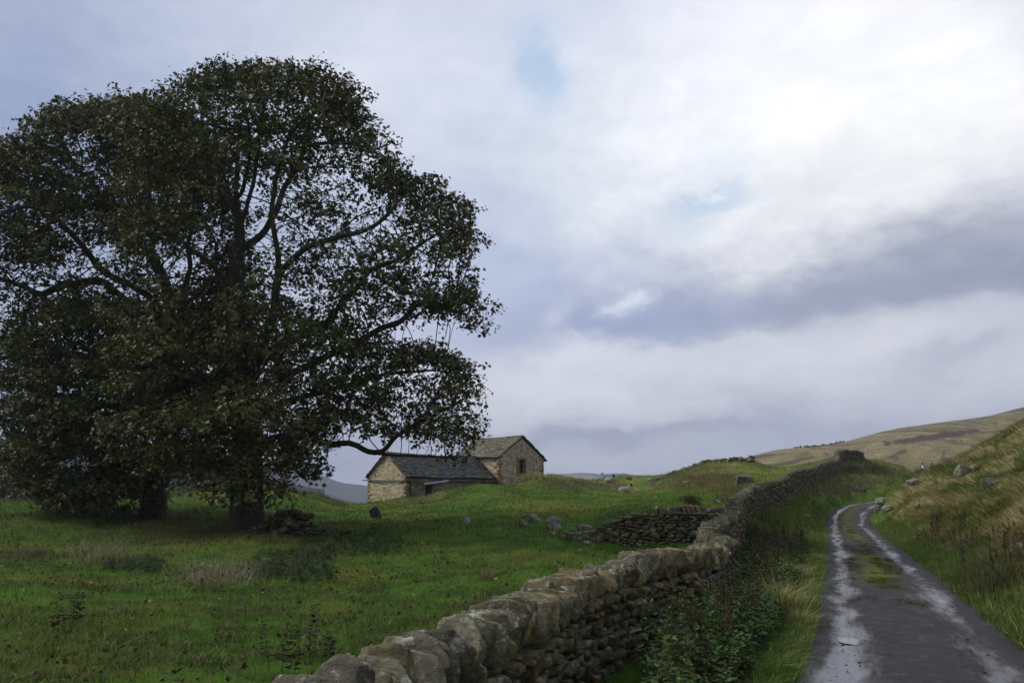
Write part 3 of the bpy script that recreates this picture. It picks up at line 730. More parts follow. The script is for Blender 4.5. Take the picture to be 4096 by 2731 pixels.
#@@PART2
# ------------------------------------------------------------------ barn
def course_mat(name, c1, c2, c3, bw, bh, gain=1.):
    m, t, b = newmat(name); uv = coord(t, 'UV')
    wn = tnoise(t, uv, 2.2, 3, .6, out=1); wn2 = tnoise(t, uv, 7, 2, .6, out=1)
    vm = t.nodes.new('ShaderNodeVectorMath'); vm.operation = 'SUBTRACT'; t.links.new(wn.s, vm.inputs[0]); vm.inputs[1].default_value = (.5, .5, .5)
    vs = t.nodes.new('ShaderNodeVectorMath'); vs.operation = 'MULTIPLY_ADD'; t.links.new(vm.outputs[0], vs.inputs[0]); vs.inputs[1].default_value = (.5, .16, 0); t.links.new(uv.s, vs.inputs[2])
    vm2 = t.nodes.new('ShaderNodeVectorMath'); vm2.operation = 'MULTIPLY_ADD'; t.links.new(wn2.s, vm2.inputs[0]); vm2.inputs[1].default_value = (.12, .06, 0); t.links.new(vs.outputs[0], vm2.inputs[2])
    w = Nd(t, vm2.outputs[0])
    def brick(sc_, bw, bh, seedoff):
        n = t.nodes.new('ShaderNodeTexBrick'); v = mapping(t, w, loc=(seedoff, seedoff * .37, 0)); t.links.new(v.s, n.inputs['Vector'])
        n.offset = .43; n.squash = 1.35; n.squash_frequency = 3
        n.inputs['Scale'].default_value = sc_; n.inputs['Brick Width'].default_value = bw; n.inputs['Row Height'].default_value = bh
        n.inputs['Mortar Size'].default_value = .011; n.inputs['Mortar Smooth'].default_value = .4; n.inputs['Bias'].default_value = 0
        n.inputs['Color1'].default_value = (0, 0, 0, 1); n.inputs['Color2'].default_value = (1, 1, 1, 1); n.inputs['Mortar'].default_value = (.5, .5, .5, 1)
        return Nd(t, n.outputs[0]), Nd(t, n.outputs[1])
    v1, f1 = brick(1, bw, bh, 0)
    r1 = t.nodes.new('ShaderNodeValToRGB'); t.links.new(v1.s, r1.inputs[0]); cr = r1.color_ramp; cr.interpolation = 'CONSTANT'
    cr.elements[0].color = (*c1, 1); cr.elements[1].position = .8; cr.elements[1].color = (*c2, 1)
    for p, c in ((.18, c2), (.34, c3), (.5, c1), (.66, tuple(x * .74 for x in c3))):
        e = cr.elements.new(p); e.color = (*c, 1)
    n1 = tnoise(t, uv, 11, 6, .7); n2 = tnoise(t, uv, .9, 4, .6)
    base = mix(t, mr(t, n1, .25, .75), (.55, .55, .55), (1.3, 1.3, 1.3)); base = mix(t, 1.0, Nd(t, r1.outputs[0]), base, 'MULTIPLY')
    mort = tuple(.62 * x for x in c1)
    base = mix(t, f1 * .85, base, mort)
    base = mix(t, mr(t, n2, .5, .75) * .35, base, tuple(.6 * x for x in c3))
    if gain != 1: base = mix(t, 1.0, base, (gain,) * 3, 'MULTIPLY')
    put(t, b.inputs['Base Color'], base); b.inputs['Roughness'].default_value = .9; b.inputs['Specular IOR Level'].default_value = .2
    put(t, b.inputs['Normal'], bump(t, (f1 * -1.0) + n1 * .5 + v1 * .25, 1.0, .05))
    return m
M_BARN1 = course_mat('sunlit_sandstone_walling', S(204, 192, 162), S(188, 170, 136), S(164, 148, 122), .30, .125)  # sunlit copy of the barn stone, painted lighter for the sun-facing walls
M_BARN2 = course_mat('midtone_sandstone_walling', S(186, 174, 152), S(166, 148, 122), S(146, 138, 126), .34, .125)  # same sandstone in a middle tone for the moderately lit gable
M_BARN3 = course_mat('shaded_sandstone_walling', S(140, 134, 112), S(120, 110, 88), S(104, 98, 84), .4, .16, .9)  # shaded copy of the barn stone, painted darker for the unlit front
M_SLATE = None
def slate_mat():
    m, t, b = newmat('stone_slate'); vc = attr(t); c = coord(t)
    n = tnoise(t, c, 9, 6, .7); n2 = tnoise(t, c, 1.3, 4, .6); li = mr(t, tnoise(t, c, 5, 7, .75), .52, .62)
    base = mix(t, mr(t, n, .3, .7), (.5, .5, .5), (1.35, 1.35, 1.35)); base = mix(t, 1.0, vc, base, 'MULTIPLY')
    base = mix(t, li * mr(t, n2, .42, .6) * .7, base, S(128, 128, 92)); put(t, b.inputs['Base Color'], base)
    b.inputs['Roughness'].default_value = .7; b.inputs['Specular IOR Level'].default_value = .25
    put(t, b.inputs['Normal'], bump(t, n, .4, .01)); return m
M_SLATE = slate_mat()
M_WOOD = simple('weathered_timber', S(92, 84, 74), .85, .2, 14, .35)
M_DARKMETAL = simple('dark_rainwater_metal', S(44, 46, 50), .5, .4, 9, .2, bs=.1)
M_PALEMETAL = simple('pale_painted_metal', S(150, 165, 180), .4, .5, 7, .12, bs=.1)
M_DRESSED = simple('dressed_sandstone', S(128, 112, 84), .85, .2, 5, .3, bs=.4, bd=.02)
M_ORANGE = simple('rusty_orange_stone', S(140, 96, 62), .85, .2, 6, .3, bs=.4, bd=.02)

def face_mesh(name, O, U, outline, holes, mat, parent, reveal=.32, inward=None):
    """flat wall face in plane O + U*a + z*b with rectangular holes and their reveals"""
    loops = [[Vector((a, b_, 0)) for a, b_ in outline]] + [[Vector(p + (0,)) for p in ((h[0], h[1]), (h[0], h[3]), (h[2], h[3]), (h[2], h[1]))] for h in holes]
    tri = tessellate_polygon(loops); pts = [p for l in loops for p in l]
    V = [(O[0] + U[0] * p[0], O[1] + U[1] * p[0], p[1]) for p in pts]; uv = [(p[0], p[1]) for p in pts]; Fa = [tuple(t_) for t_ in tri]
    for h in holes:
        q = [(h[0], h[1]), (h[2], h[1]), (h[2], h[3]), (h[0], h[3])]
        for i in range(4):
            a, b_ = q[i], q[(i + 1) % 4]; k = len(V)
            for (aa, bb), dd in ((a, 0), (b_, 0), (b_, 1), (a, 1)):
                V.append((O[0] + U[0] * aa + inward[0] * reveal * dd, O[1] + U[1] * aa + inward[1] * reveal * dd, bb)); uv.append((aa + dd * .3, bb + dd * .3))
            Fa.append((k, k + 1, k + 2, k + 3))
    me = bpy.data.meshes.new(name); me.from_pydata(V, [], Fa); ul = me.uv_layers.new(name='UVMap')
    for l in me.loops: ul.data[l.index].uv = uv[l.vertex_index]
    return link(name, me, mat, parent)
def bx(name, c, u, v, w, mat, parent, bevel=.01):
    """box centre c, half-axis vectors u, v, w"""
    bm = bmesh.new(); c = np.array(c, float); u, v, w = (np.array(q, float) for q in (u, v, w))
    vs = [bm.verts.new(c + u * a + v * b_ + w * d) for a in (-1, 1) for b_ in (-1, 1) for d in (-1, 1)]
    for f in ((0, 1, 3, 2), (4, 6, 7, 5), (0, 4, 5, 1), (2, 3, 7, 6), (0, 2, 6, 4), (1, 5, 7, 3)): bm.faces.new([vs[i] for i in f])
    bmesh.ops.recalc_face_normals(bm, faces=bm.faces)
    if bevel: bmesh.ops.bevel(bm, geom=bm.edges[:], offset=bevel, segments=1, affect='EDGES')
    me = bpy.data.meshes.new(name); bm.to_mesh(me); bm.free(); return link(name, me, mat, parent)
def tube_np(pts, rads, ns=6, cap=True):
    pts = np.asarray(pts, float); m_ = len(pts); d = np.gradient(pts, axis=0); d /= np.maximum(np.linalg.norm(d, axis=1), 1e-9)[:, None]
    a = np.array([0, 0, 1.]) if abs(d[0][2]) < .9 else np.array([1., 0, 0]); n0 = np.cross(d[0], a); n0 /= np.linalg.norm(n0); N = [n0]
    for i in range(1, m_):
        q = N[-1] - d[i] * (N[-1] @ d[i]); N.append(q / max(1e-9, np.linalg.norm(q)))
    N = np.array(N); B = np.cross(d, N); an = np.arange(ns) / ns * 2 * math.pi
    V = pts[:, None] + (N[:, None] * np.cos(an)[None, :, None] + B[:, None] * np.sin(an)[None, :, None]) * np.asarray(rads)[:, None, None]
    i, j = np.meshgrid(np.arange(m_ - 1), np.arange(ns), indexing='ij'); j2 = (j + 1) % ns
    Fq = np.stack([i * ns + j, i * ns + j2, (i + 1) * ns + j2, (i + 1) * ns + j], -1).reshape(-1, 4)
    return V.reshape(-1, 3), Fq
def roof_slope(name, O, U, D, length, slope_len, rows, parent, seed, colr, rise):
    """courses of overlapping stone slates: O eave corner (3d), U unit along eave, D unit up the slope, both 3d"""
    g = np.random.default_rng(seed); O = np.array(O); U = np.array(U); D = np.array(D); Nn = np.cross(U, D); Nn /= np.linalg.norm(Nn)
    if Nn[2] < 0: Nn = -Nn
    cen = []; half = []; fr = []; cl = []
    hs = np.linspace(1.35, .7, rows); hs = hs / hs.sum() * slope_len; y = 0
    for r_ in range(rows):
        x = -.12 + g.uniform(-.1, 0)
        while x < length + .1:
            w = min(g.uniform(.24, .6), length + .14 - x)
            if w < .08: break
            lift = .035 + g.normal() * .008; sag = -.10 * math.sin(math.pi * max(0, min(1, x / length))) * (y / slope_len) * .9 - .04 * math.sin(x * .9 + seed)
            c = O + U * (x + w / 2) + D * (y + hs[r_] / 2 + g.normal() * .012) + Nn * (lift + .05) + np.array([0, 0, sag])
            D2 = D * math.cos(.15) - Nn * math.sin(.15); N2 = Nn * math.cos(.15) + D * math.sin(.15); tw = g.normal() * .015
            cen.append(c); half.append((w / 2 * .985, hs[r_] / 2 * 1.2, .034)); fr.append((U * math.cos(tw) + D2 * math.sin(tw), D2, N2)); cl.append(np.array(colr[g.integers(0, len(colr))]) * g.uniform(.68, 1.3)); x += w
        y += hs[r_]
    v, f, c = make_stones(np.array(cen), np.array(half), np.array(fr), k=2, rnd=.06, cuts=0, noise=.03, seed=seed, colours=np.array(cl))
    # sarking under the slates closes the roof
    q = np.array([O - U * .1 - Nn * .03, O + U * (length + .1) - Nn * .03, O + U * (length + .1) + D * slope_len - Nn * .03, O - U * .1 + D * slope_len - Nn * .03])
    q[2:, 2] -= .12
    v2 = np.vstack([q, q + Nn * .03]); f2 = np.array([(0, 1, 2, 3), (4, 5, 6, 7), (0, 1, 5, 4), (1, 2, 6, 5), (2, 3, 7, 6), (3, 0, 4, 7)])
    V = np.vstack([v, v2]); Fa = np.vstack([f, f2 + len(v)]); Cc = np.vstack([c, np.tile(np.array(S(40, 38, 34)), (8, 1))])
    return link(name, mesh_np(name, V, Fa, col=Cc), M_SLATE, parent)
def build_barn():
    root = empty('stone_barn', (BC[0], BC[1], 0)); tag(root, 'old roofless-looking but slated sandstone barn, low wing joined to a taller gabled block, behind the grassy rise', 'barn')
    root['label'] = 'sandstone barn with slate roofs, low wing joined to a taller gabled block'
    W = lambda s, t_: (E1 * s + E2 * t_)        # local plan coordinates
    e1 = np.array([*E1, 0]); e2 = np.array([*E2, 0]); up = np.array([0, 0, 1.])
    z0, e1z, r1z, e2z, r2z = -.6, 3.16, 5.12, 5.12, 7.12
    S1, T1 = 10.7, 5.0; SR, TR0, TR1 = 6.4, -.4, 5.6; 
    # low wing
    face_mesh('wall', W(0, 0), E2, [(0, z0), (T1, z0), (T1, e1z), (T1 / 2, r1z), (0, e1z)], [(.95, 3.2, 1.07, 3.42), (3.9, 3.22, 4.02, 3.46)], M_BARN1, root, inward=E1)
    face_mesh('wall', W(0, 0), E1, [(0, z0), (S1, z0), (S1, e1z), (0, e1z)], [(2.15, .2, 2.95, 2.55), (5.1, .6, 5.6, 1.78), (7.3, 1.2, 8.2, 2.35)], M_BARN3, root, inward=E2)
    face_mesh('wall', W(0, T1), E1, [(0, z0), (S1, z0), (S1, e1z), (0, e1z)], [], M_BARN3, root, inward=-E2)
    # tall block
    O = W(S1, TR0)
    slits = [(1.55, 4.75, 1.64, 5.2), (5.3, 4.55, 5.39, 5.0), (1.5, 2.75, 1.59, 3.2), (2.75, 2.75, 2.84, 3.2), (3.95, 2.75, 4.04, 3.2), (5.15, 2.6, 5.24, 3.0), (1.5, 1.6, 1.59, 2.0), (3.12, 5.45, 3.21, 6.05)]
    face_mesh('wall', O, E1, [(0, z0), (SR, z0), (SR, e2z), (SR / 2, r2z), (0, e2z)], slits + [(2.62, 3.66, 3.66, 4.94), (3.05, 6.12, 3.3, 6.38)], M_BARN2, root, inward=E2)
    face_mesh('wall', O, E2, [(0, z0), (TR1 - TR0, z0), (TR1 - TR0, e2z), (0, e2z)], [], M_BARN1, root, inward=E1)
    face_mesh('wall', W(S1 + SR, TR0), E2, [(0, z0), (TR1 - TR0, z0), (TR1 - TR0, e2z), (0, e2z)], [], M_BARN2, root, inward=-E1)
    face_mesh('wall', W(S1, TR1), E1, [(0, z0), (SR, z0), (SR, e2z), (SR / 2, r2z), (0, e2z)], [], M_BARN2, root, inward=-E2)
    # roofs
    cA = [S(66, 70, 80), S(76, 78, 84), S(56, 60, 70), S(88, 88, 76), S(70, 72, 74), S(92, 92, 66), S(62, 60, 58)]; cB = [S(104, 102, 82), S(88, 88, 76), S(116, 112, 88), S(76, 76, 72), S(94, 90, 72)]
    hl = math.hypot(T1 / 2, r1z - e1z); ov = .16
    for side, t0, dr in ((0, 0, 1), (1, T1, -1)):
        D = (e2 * dr * T1 / 2 + up * (r1z - e1z)) / hl; o = np.array([*W(0, t0), e1z]) - D * ov
        roof_slope('roof', o, e1, D, S1, hl + ov, 17, root, 61 + side, cA, 0)
    hr = math.hypot(SR / 2, r2z - e2z)
    for side, s0, dr in ((0, S1, 1), (1, S1 + SR, -1)):
        D = (e1 * dr * SR / 2 + up * (r2z - e2z)) / hr; o = np.array([*W(s0, TR0), e2z]) - D * (.2 if side == 0 else .45)
        roof_slope('roof', o, e2, D, TR1 - TR0, hr + (.2 if side == 0 else .45), 16, root, 65 + side, cB if side == 0 else cA, 0)
    # ridge stones
    for (a, b_, zz, nseg, ax) in ((W(-.1, T1 / 2), W(S1 + .2, T1 / 2), r1z, 18, e1), (W(S1 + SR / 2, TR0 - .1), W(S1 + SR / 2, TR1 + .1), r2z, 12, e2)):
        cen = [np.array([*(a + (b_ - a) * (k + .5) / nseg), zz + .06 - (.10 if ax is e1 else .09) * math.sin(math.pi * (k + .5) / nseg)]) for k in range(nseg)]
        L_ = np.linalg.norm(b_ - a) / nseg; perp = np.array([-ax[1], ax[0], 0])
        v, f, c = make_stones(np.array(cen), np.tile([L_ / 2 * 1.0, .16, .075], (nseg, 1)), np.tile(np.array([ax, perp, up])[None], (nseg, 1, 1)), k=3, rnd=.1, cuts=1, noise=.03, seed=9, cm=.95)
        link('ridge_coping', mesh_np('ridge_coping', v, f, col=c), M_SLATE, root)
    # pale verge mortar along the low gable rake
    for sg in (0, 1):
        a = np.array([*W(-.03, 0 if sg == 0 else T1), e1z + .0]); b_ = np.array([*W(-.03, T1 / 2), r1z + .02]); mid = (a + b_) / 2; d = (b_ - a) / 2
        nrm = np.cross(e1, d / np.linalg.norm(d)); bx('verge_mortar', mid, d, e1 * .035, nrm * .03, simple('verge_lime', S(176, 164, 132), .9, .1, 6, .25) if sg == 0 else bpy.data.materials['verge_lime'], root, .006)
    # quoins
    g = np.random.default_rng(3)
    def quoins(name, s, t_, zlo, zhi, mat, da, db):
        cen = []; half = []; z = zlo; k = 0
        while z < zhi:
            h = g.uniform(.24, .34); la, lb = (.3, .16) if k % 2 else (.16, .3)
            cen.append((*(W(s, t_) + da * (la - .015) + db * (lb - .015)), z + h / 2)); half.append((la, lb, h / 2 * .95)); z += h; k += 1
        fr = np.tile(np.array([[*da, 0], [*db, 0], [0, 0, 1]])[None], (len(cen), 1, 1))
        v, f, c = make_stones(np.array(cen), np.array(half), fr, k=3, rnd=.05, cuts=1, noise=.015, seed=int(s * 10 + 3), colours=np.array([np.array(S(150, 130, 92)) * g.uniform(.7, 1.15) for _ in cen]))
        me = mesh_np(name, v, f, col=c); link(name, me, M_QUOIN, root)
    global M_QUOIN
    M_QUOIN = stone_mat('quoin_stone', lichen=.2, moss=.1, gain=.9, bs=.3)
    quoins('quoins', 0, 0, -.2, e1z - .05, M_QUOIN, E1, E2); quoins('quoins', 0, T1, -.2, e1z - .05, M_QUOIN, E1, -E2)
    quoins('quoins', S1, TR0, 0, e2z - .1, M_QUOIN, E1, E2); quoins('quoins', S1 + SR, TR0, 0, e2z - .1, M_QUOIN, -E1, E2)
    bx('rusty_quoin', (*(O + E2 * .25 - E1 * .012), 3.05), e2 * .24, e1 * .02, up * .26, M_ORANGE, root)
    # gable window: stone surround, boarded shutter with an open leaf
    wc = O + E1 * 3.14
    wf = empty('window'); wf.parent = root
    fr_ = [((0, 5.05), (.68, .11)), ((0, 3.57), (.68, .09)), ((-.6, 4.30), (.08, .64)), ((.6, 4.30), (.08, .64))]
    for (a, z), (ha, hz) in fr_: bx('window_frame', (*(wc + E1 * a - E2 * .02), z), e1 * ha, e2 * .06, up * hz, M_DRESSED, wf)
    for k in range(3): bx('shutter_board', (*(wc + E1 * (-.43 + k * .18) + E2 * .16), 4.30), e1 * .083, e2 * .015, up * .63, M_WOOD, wf, .004)
    bx('shutter_board', (*(wc + E1 * .40 + E2 * .16), 4.66), e1 * .10, e2 * .015, up * .24, M_WOOD, wf, .004)
    # lintels on the shaded side, door frame
    bx('lintel', (*(W(5.9, -.02)), 2.02), e1 * .95, e2 * .06, up * .16, M_DRESSED, root)
    bx('lintel', (*(W(2.55, -.02)), 2.68), e1 * .62, e2 * .05, up * .11, M_DRESSED, root)
    bx('door', (*(W(2.86, .2)), 1.3), e1 * .04, e2 * .3, up * 1.05, M_WOOD, root, .005)
    # gutters and pipes
    def pipe(name, pts, r_, mat):
        v, f = tube_np(resample_pts(pts, .2), np.full(len(resample_pts(pts, .2)), r_), 8); link(name, mesh_np(name, v, f, smooth=True), mat, root)
    pipe('gable_pipe', [(*W(-.1, 5.6), 2.92), (*W(-.1, 2.5), 2.86), (*W(-.1, 0), 2.84), (*W(-.02, -.1), 2.82)], .05, M_DARKMETAL)
    pipe('gutter', [(*W(0, -.12), 2.8), (*W(.9, -.13), 2.76), (*W(1.9, -.2), 2.55), (*W(2.6, -.2), 2.62), (*W(4.6, -.17), 2.83), (*W(7, -.16), 2.86), (*W(10.6, -.15), 2.84)], .06, M_DARKMETAL)
    pipe('downpipe', [(*W(.35, -.1), 2.8), (*W(.42, -.1), 2.4), (*W(.42, -.1), .4)], .06, M_DARKMETAL)
    a, b_ = np.array([*W(1.75, -.28), 2.56]), np.array([*W(4.5, -.28), 2.86]); bx('bent_gutter_length', (a + b_) / 2, (b_ - a) / 2, e2 * .03, up * .07, M_PALEMETAL, root, .01)
    bx('projecting_beam', (*(W(S1 + SR + .25, .1)), 4.15), e1 * .32, e2 * .07, up * .06, M_WOOD, root)
    root.location.z = 0
def resample_pts(p, step):
    p = np.array(p, float); d = np.concatenate([[0], np.cumsum(np.linalg.norm(np.diff(p, axis=0), axis=1))]); s = np.linspace(0, d[-1], max(2, int(d[-1] / step) + 1))
    return np.stack([np.interp(s, d, p[:, k]) for k in range(3)], 1)
build_barn(); print('barn', time.time() - T0)

# ------------------------------------------------------------------ big sycamores
FV = 1.7415
def inpoly(poly, x, y):
    x = np.asarray(x); y = np.asarray(y); ins = np.zeros(len(x), bool); k = len(poly)
    for i in range(k):
        x1, y1 = poly[i]; x2, y2 = poly[(i + 1) % k]
        c = ((y1 > y) != (y2 > y)) & (x < (x2 - x1) * (y - y1) / (y2 - y1 + 1e-12) + x1); ins ^= c
    return ins
def polydist(poly, x, y):
    b = np.full(len(x), 1e9); k = len(poly)
    for i in range(k):
        x1, y1 = poly[i]; x2, y2 = poly[(i + 1) % k]; dx, dy = x2 - x1, y2 - y1
        t = np.clip(((x - x1) * dx + (y - y1) * dy) / (dx * dx + dy * dy + 1e-9), 0, 1); b = np.minimum(b, np.hypot(x - x1 - t * dx, y - y1 - t * dy))
    return b
LEAF = [(0, 0)]
for k, (a, l) in enumerate([(-80, .6), (-45, .85), (-20, .5), (0, 1.08), (20, .5), (45, .85), (80, .6)]): LEAF.append((math.sin(rad(a)) * l * .62, .22 + math.cos(rad(a)) * l * .62))
LEAF = np.array(LEAF)
def leaves(pos, nrm, tipdir, size, col, tpl=LEAF, seed=0):
    g = np.random.default_rng(seed); n_ = len(pos)
    nrm = nrm / np.linalg.norm(nrm, axis=1)[:, None]; t_ = tipdir - nrm * (tipdir * nrm).sum(1)[:, None]; t_ /= np.maximum(np.linalg.norm(t_, axis=1), 1e-6)[:, None]; s_ = np.cross(t_, nrm)
    k = len(tpl); curl = g.uniform(-.35, .1, (n_, 1))
    Lx = tpl[None, :, 0:1] * size[:, None, None]; Ly = tpl[None, :, 1:2] * size[:, None, None]
    Z = (np.abs(tpl[:, 0])[None] * .35 + (tpl[:, 1] ** 2)[None] * curl) * size[:, None]
    V = pos[:, None] + s_[:, None] * Lx + t_[:, None] * Ly + nrm[:, None] * Z[..., None]
    f = np.stack([np.zeros(k - 2, int), np.arange(1, k - 1), np.arange(2, k)], 1); Fa = (f[None] + (np.arange(n_) * k)[:, None, None]).reshape(-1, 3)
    return V.reshape(-1, 3), Fa, np.repeat(col, k, 0)
def grow(skel, attract, step=.33, kill=.42, iters=90, seed=0, infl=5.):
    g = np.random.default_rng(seed); nodes = []; par = []
    for line, pidx in skel:
        base = None
        if pidx is not None:
            best = min(range(len(nodes)), key=lambda i: np.linalg.norm(nodes[i] - line[0])); base = best
        L_ = resample_pts(line, step * .8)
        w = np.zeros_like(L_); 
        for q in range(len(L_)):
            ph = q / max(1, len(L_) - 1); w[q] = g.normal(size=3) * .035 * math.sin(math.pi * ph)
        w = w + np.cumsum(g.normal(size=L_.shape) * .02, 0) * np.sin(np.pi * np.linspace(0, 1, len(L_)))[:, None]
        L_ = L_ + w; prev = base
        for q, p in enumerate(L_):
            if q == 0 and base is not None: continue
            nodes.append(p); par.append(-1 if prev is None else prev); prev = len(nodes) - 1
    A_ = list(attract); cnt = {}
    for it in range(iters):
        if not A_: break
        kd = kdtree.KDTree(len(nodes))
        for i, p in enumerate(nodes): kd.insert(p, i)
        kd.balance(); acc = {}; nd = {}; rest = []
        for a in A_:
            co, i, d = kd.find(a)
            if d < kill: continue
            rest.append(a)
            if d > infl: continue
            v = (a - nodes[i]); v /= np.linalg.norm(v)
            acc[i] = acc.get(i, 0) + v; nd[i] = nd.get(i, 0) + 1
        A_ = rest; grew = 0
        for i, v in acc.items():
            l = np.linalg.norm(v)
            if l < .05 or cnt.get(i, 0) > 3: continue
            v = v / l + g.normal(size=3) * .22
            if par[i] >= 0:
                pd = nodes[i] - nodes[par[i]]; pd /= max(1e-6, np.linalg.norm(pd)); v = v + pd * .35
            v /= np.linalg.norm(v); q = nodes[i] + v * step
            nodes.append(q); par.append(i); cnt[i] = cnt.get(i, 0) + 1; grew += 1
        if not grew: break
    return np.array(nodes), np.array(par)
def branch_mesh(nodes, par, tip=.0125, expo=2.15, rbase=None, minr=.011, flare=None):
    n_ = len(nodes); ch = [[] for _ in range(n_)]
    for i, p in enumerate(par):
        if p >= 0: ch[p].append(i)
    order = []; st = [i for i in range(n_) if par[i] < 0]
    while st:
        i = st.pop(); order.append(i); st += ch[i]
    w = np.zeros(n_)
    for i in reversed(order):
        w[i] = sum(w[c] for c in ch[i]) if ch[i] else 1.0
    r = tip * w ** (1 / expo)
    if rbase: r = r * (1 + (rbase / r[0] - 1) * np.clip((r - .04) / (r[0] - .04), 0, 1))
    if flare: 
        hh = nodes[:, 2] - nodes[0, 2]; rr_ = np.linalg.norm(nodes - nodes[0], axis=1); r = r * (1 + flare * np.exp(-hh / .55) * (rr_ < 3))
    Vs = []; Fs = []; off = 0; st = [(i, None) for i in range(n_) if par[i] < 0]
    while st:
        i, p0 = st.pop(); chain = [] if p0 is None else [p0]; rad_ = [] if p0 is None else [r[i] * 1.05]
        while True:
            chain.append(i); rad_.append(r[i])
            if not ch[i]: break
            c = max(ch[i], key=lambda k: w[k])
            for k in ch[i]:
                if k != c: st.append((k, i))
            i = c
        if len(chain) < 2: continue
        rr = np.maximum(rad_, minr); ns = 14 if rr[0] > .25 else (8 if rr[0] > .08 else (5 if rr[0] > .03 else 3))
        pts = nodes[chain].copy()
        if len(pts) > 3: pts[1:-1] = pts[1:-1] * .5 + (pts[:-2] + pts[2:]) * .25
        v, f = tube_np(pts, rr, ns); Vs.append(v); Fs.append(f + off); off += len(v)
    return np.vstack(Vs), np.vstack(Fs)
def bark_mat(name='sycamore_bark'):
    m, t, b = newmat(name); c = coord(t); n1 = tnoise(t, mapping(t, c, (1, 1, .35)), 9, 6, .7); n2 = tnoise(t, c, 1.6, 4, .6)
    base = mix(t, mr(t, n1, .3, .7), (.018, .016, .013), (.06, .052, .042)); base = mix(t, mr(t, n2, .45, .7) * .5, base, (.022, .03, .014))
    put(t, b.inputs['Base Color'], base); b.inputs['Roughness'].default_value = .9; b.inputs['Specular IOR Level'].default_value = .2
    put(t, b.inputs['Normal'], bump(t, n1, .9, .03)); return m
M_BARK = bark_mat(); M_LEAF = vcol_mat('sycamore_leaves', rough=.6, spec=.2, transl=.12)
def crown_clumps(poly, Y0, Hmax, Rr, spacing, seed, windows, ntry=9000, zflat=.62, yshift=0, rlo=.7, rhi=1.45):
    g = np.random.default_rng(seed); poly = np.array(poly, float); lo = poly.min(0); hi = poly.max(0)
    px = g.uniform(lo[0], hi[0], ntry); py = g.uniform(lo[1], hi[1], ntry); ok = inpoly(poly, px, py); px = px[ok]; py = py[ok]
    dist = polydist(poly, px, py) * FV / F * Y0
    out = []; CC = np.zeros((ntry, 4))
    for x, y, d in zip(px, py, dist):
        rc = g.uniform(rlo, rhi)
        if d < rc * .62: 
            if g.random() < .5 or d < rlo * .3: continue
            rc = max(rlo * .6, d * 1.25)
        H = Hmax * math.sqrt(max(.02, 1 - (1 - min(d / Rr, 1)) ** 2)); sg = 1 if g.random() < .5 else -1
        s = sg * (g.uniform(.72, 1) if g.random() < .7 else g.uniform(0, .72))
        pr = 0
        for wx, wy, wa, wb, wp in windows:
            if ((x - wx) / wa) ** 2 + ((y - wy) / wb) ** 2 < 1: pr = max(pr, wp)
        if g.random() < pr: continue
        p = P(x * FV, y * FV, Y0 + s * H + yshift)
        if p[2] - rc * .3 < gz(p[0], p[1]) + .15: continue
        if not out or (((CC[:len(out), :3] - p) ** 2 * [1, 1, 1.96]).sum(1) > (spacing * np.minimum(rc, CC[:len(out), 3])) ** 2).all():
            CC[len(out)] = (*p, rc); out.append((p, rc, pr))
    return out
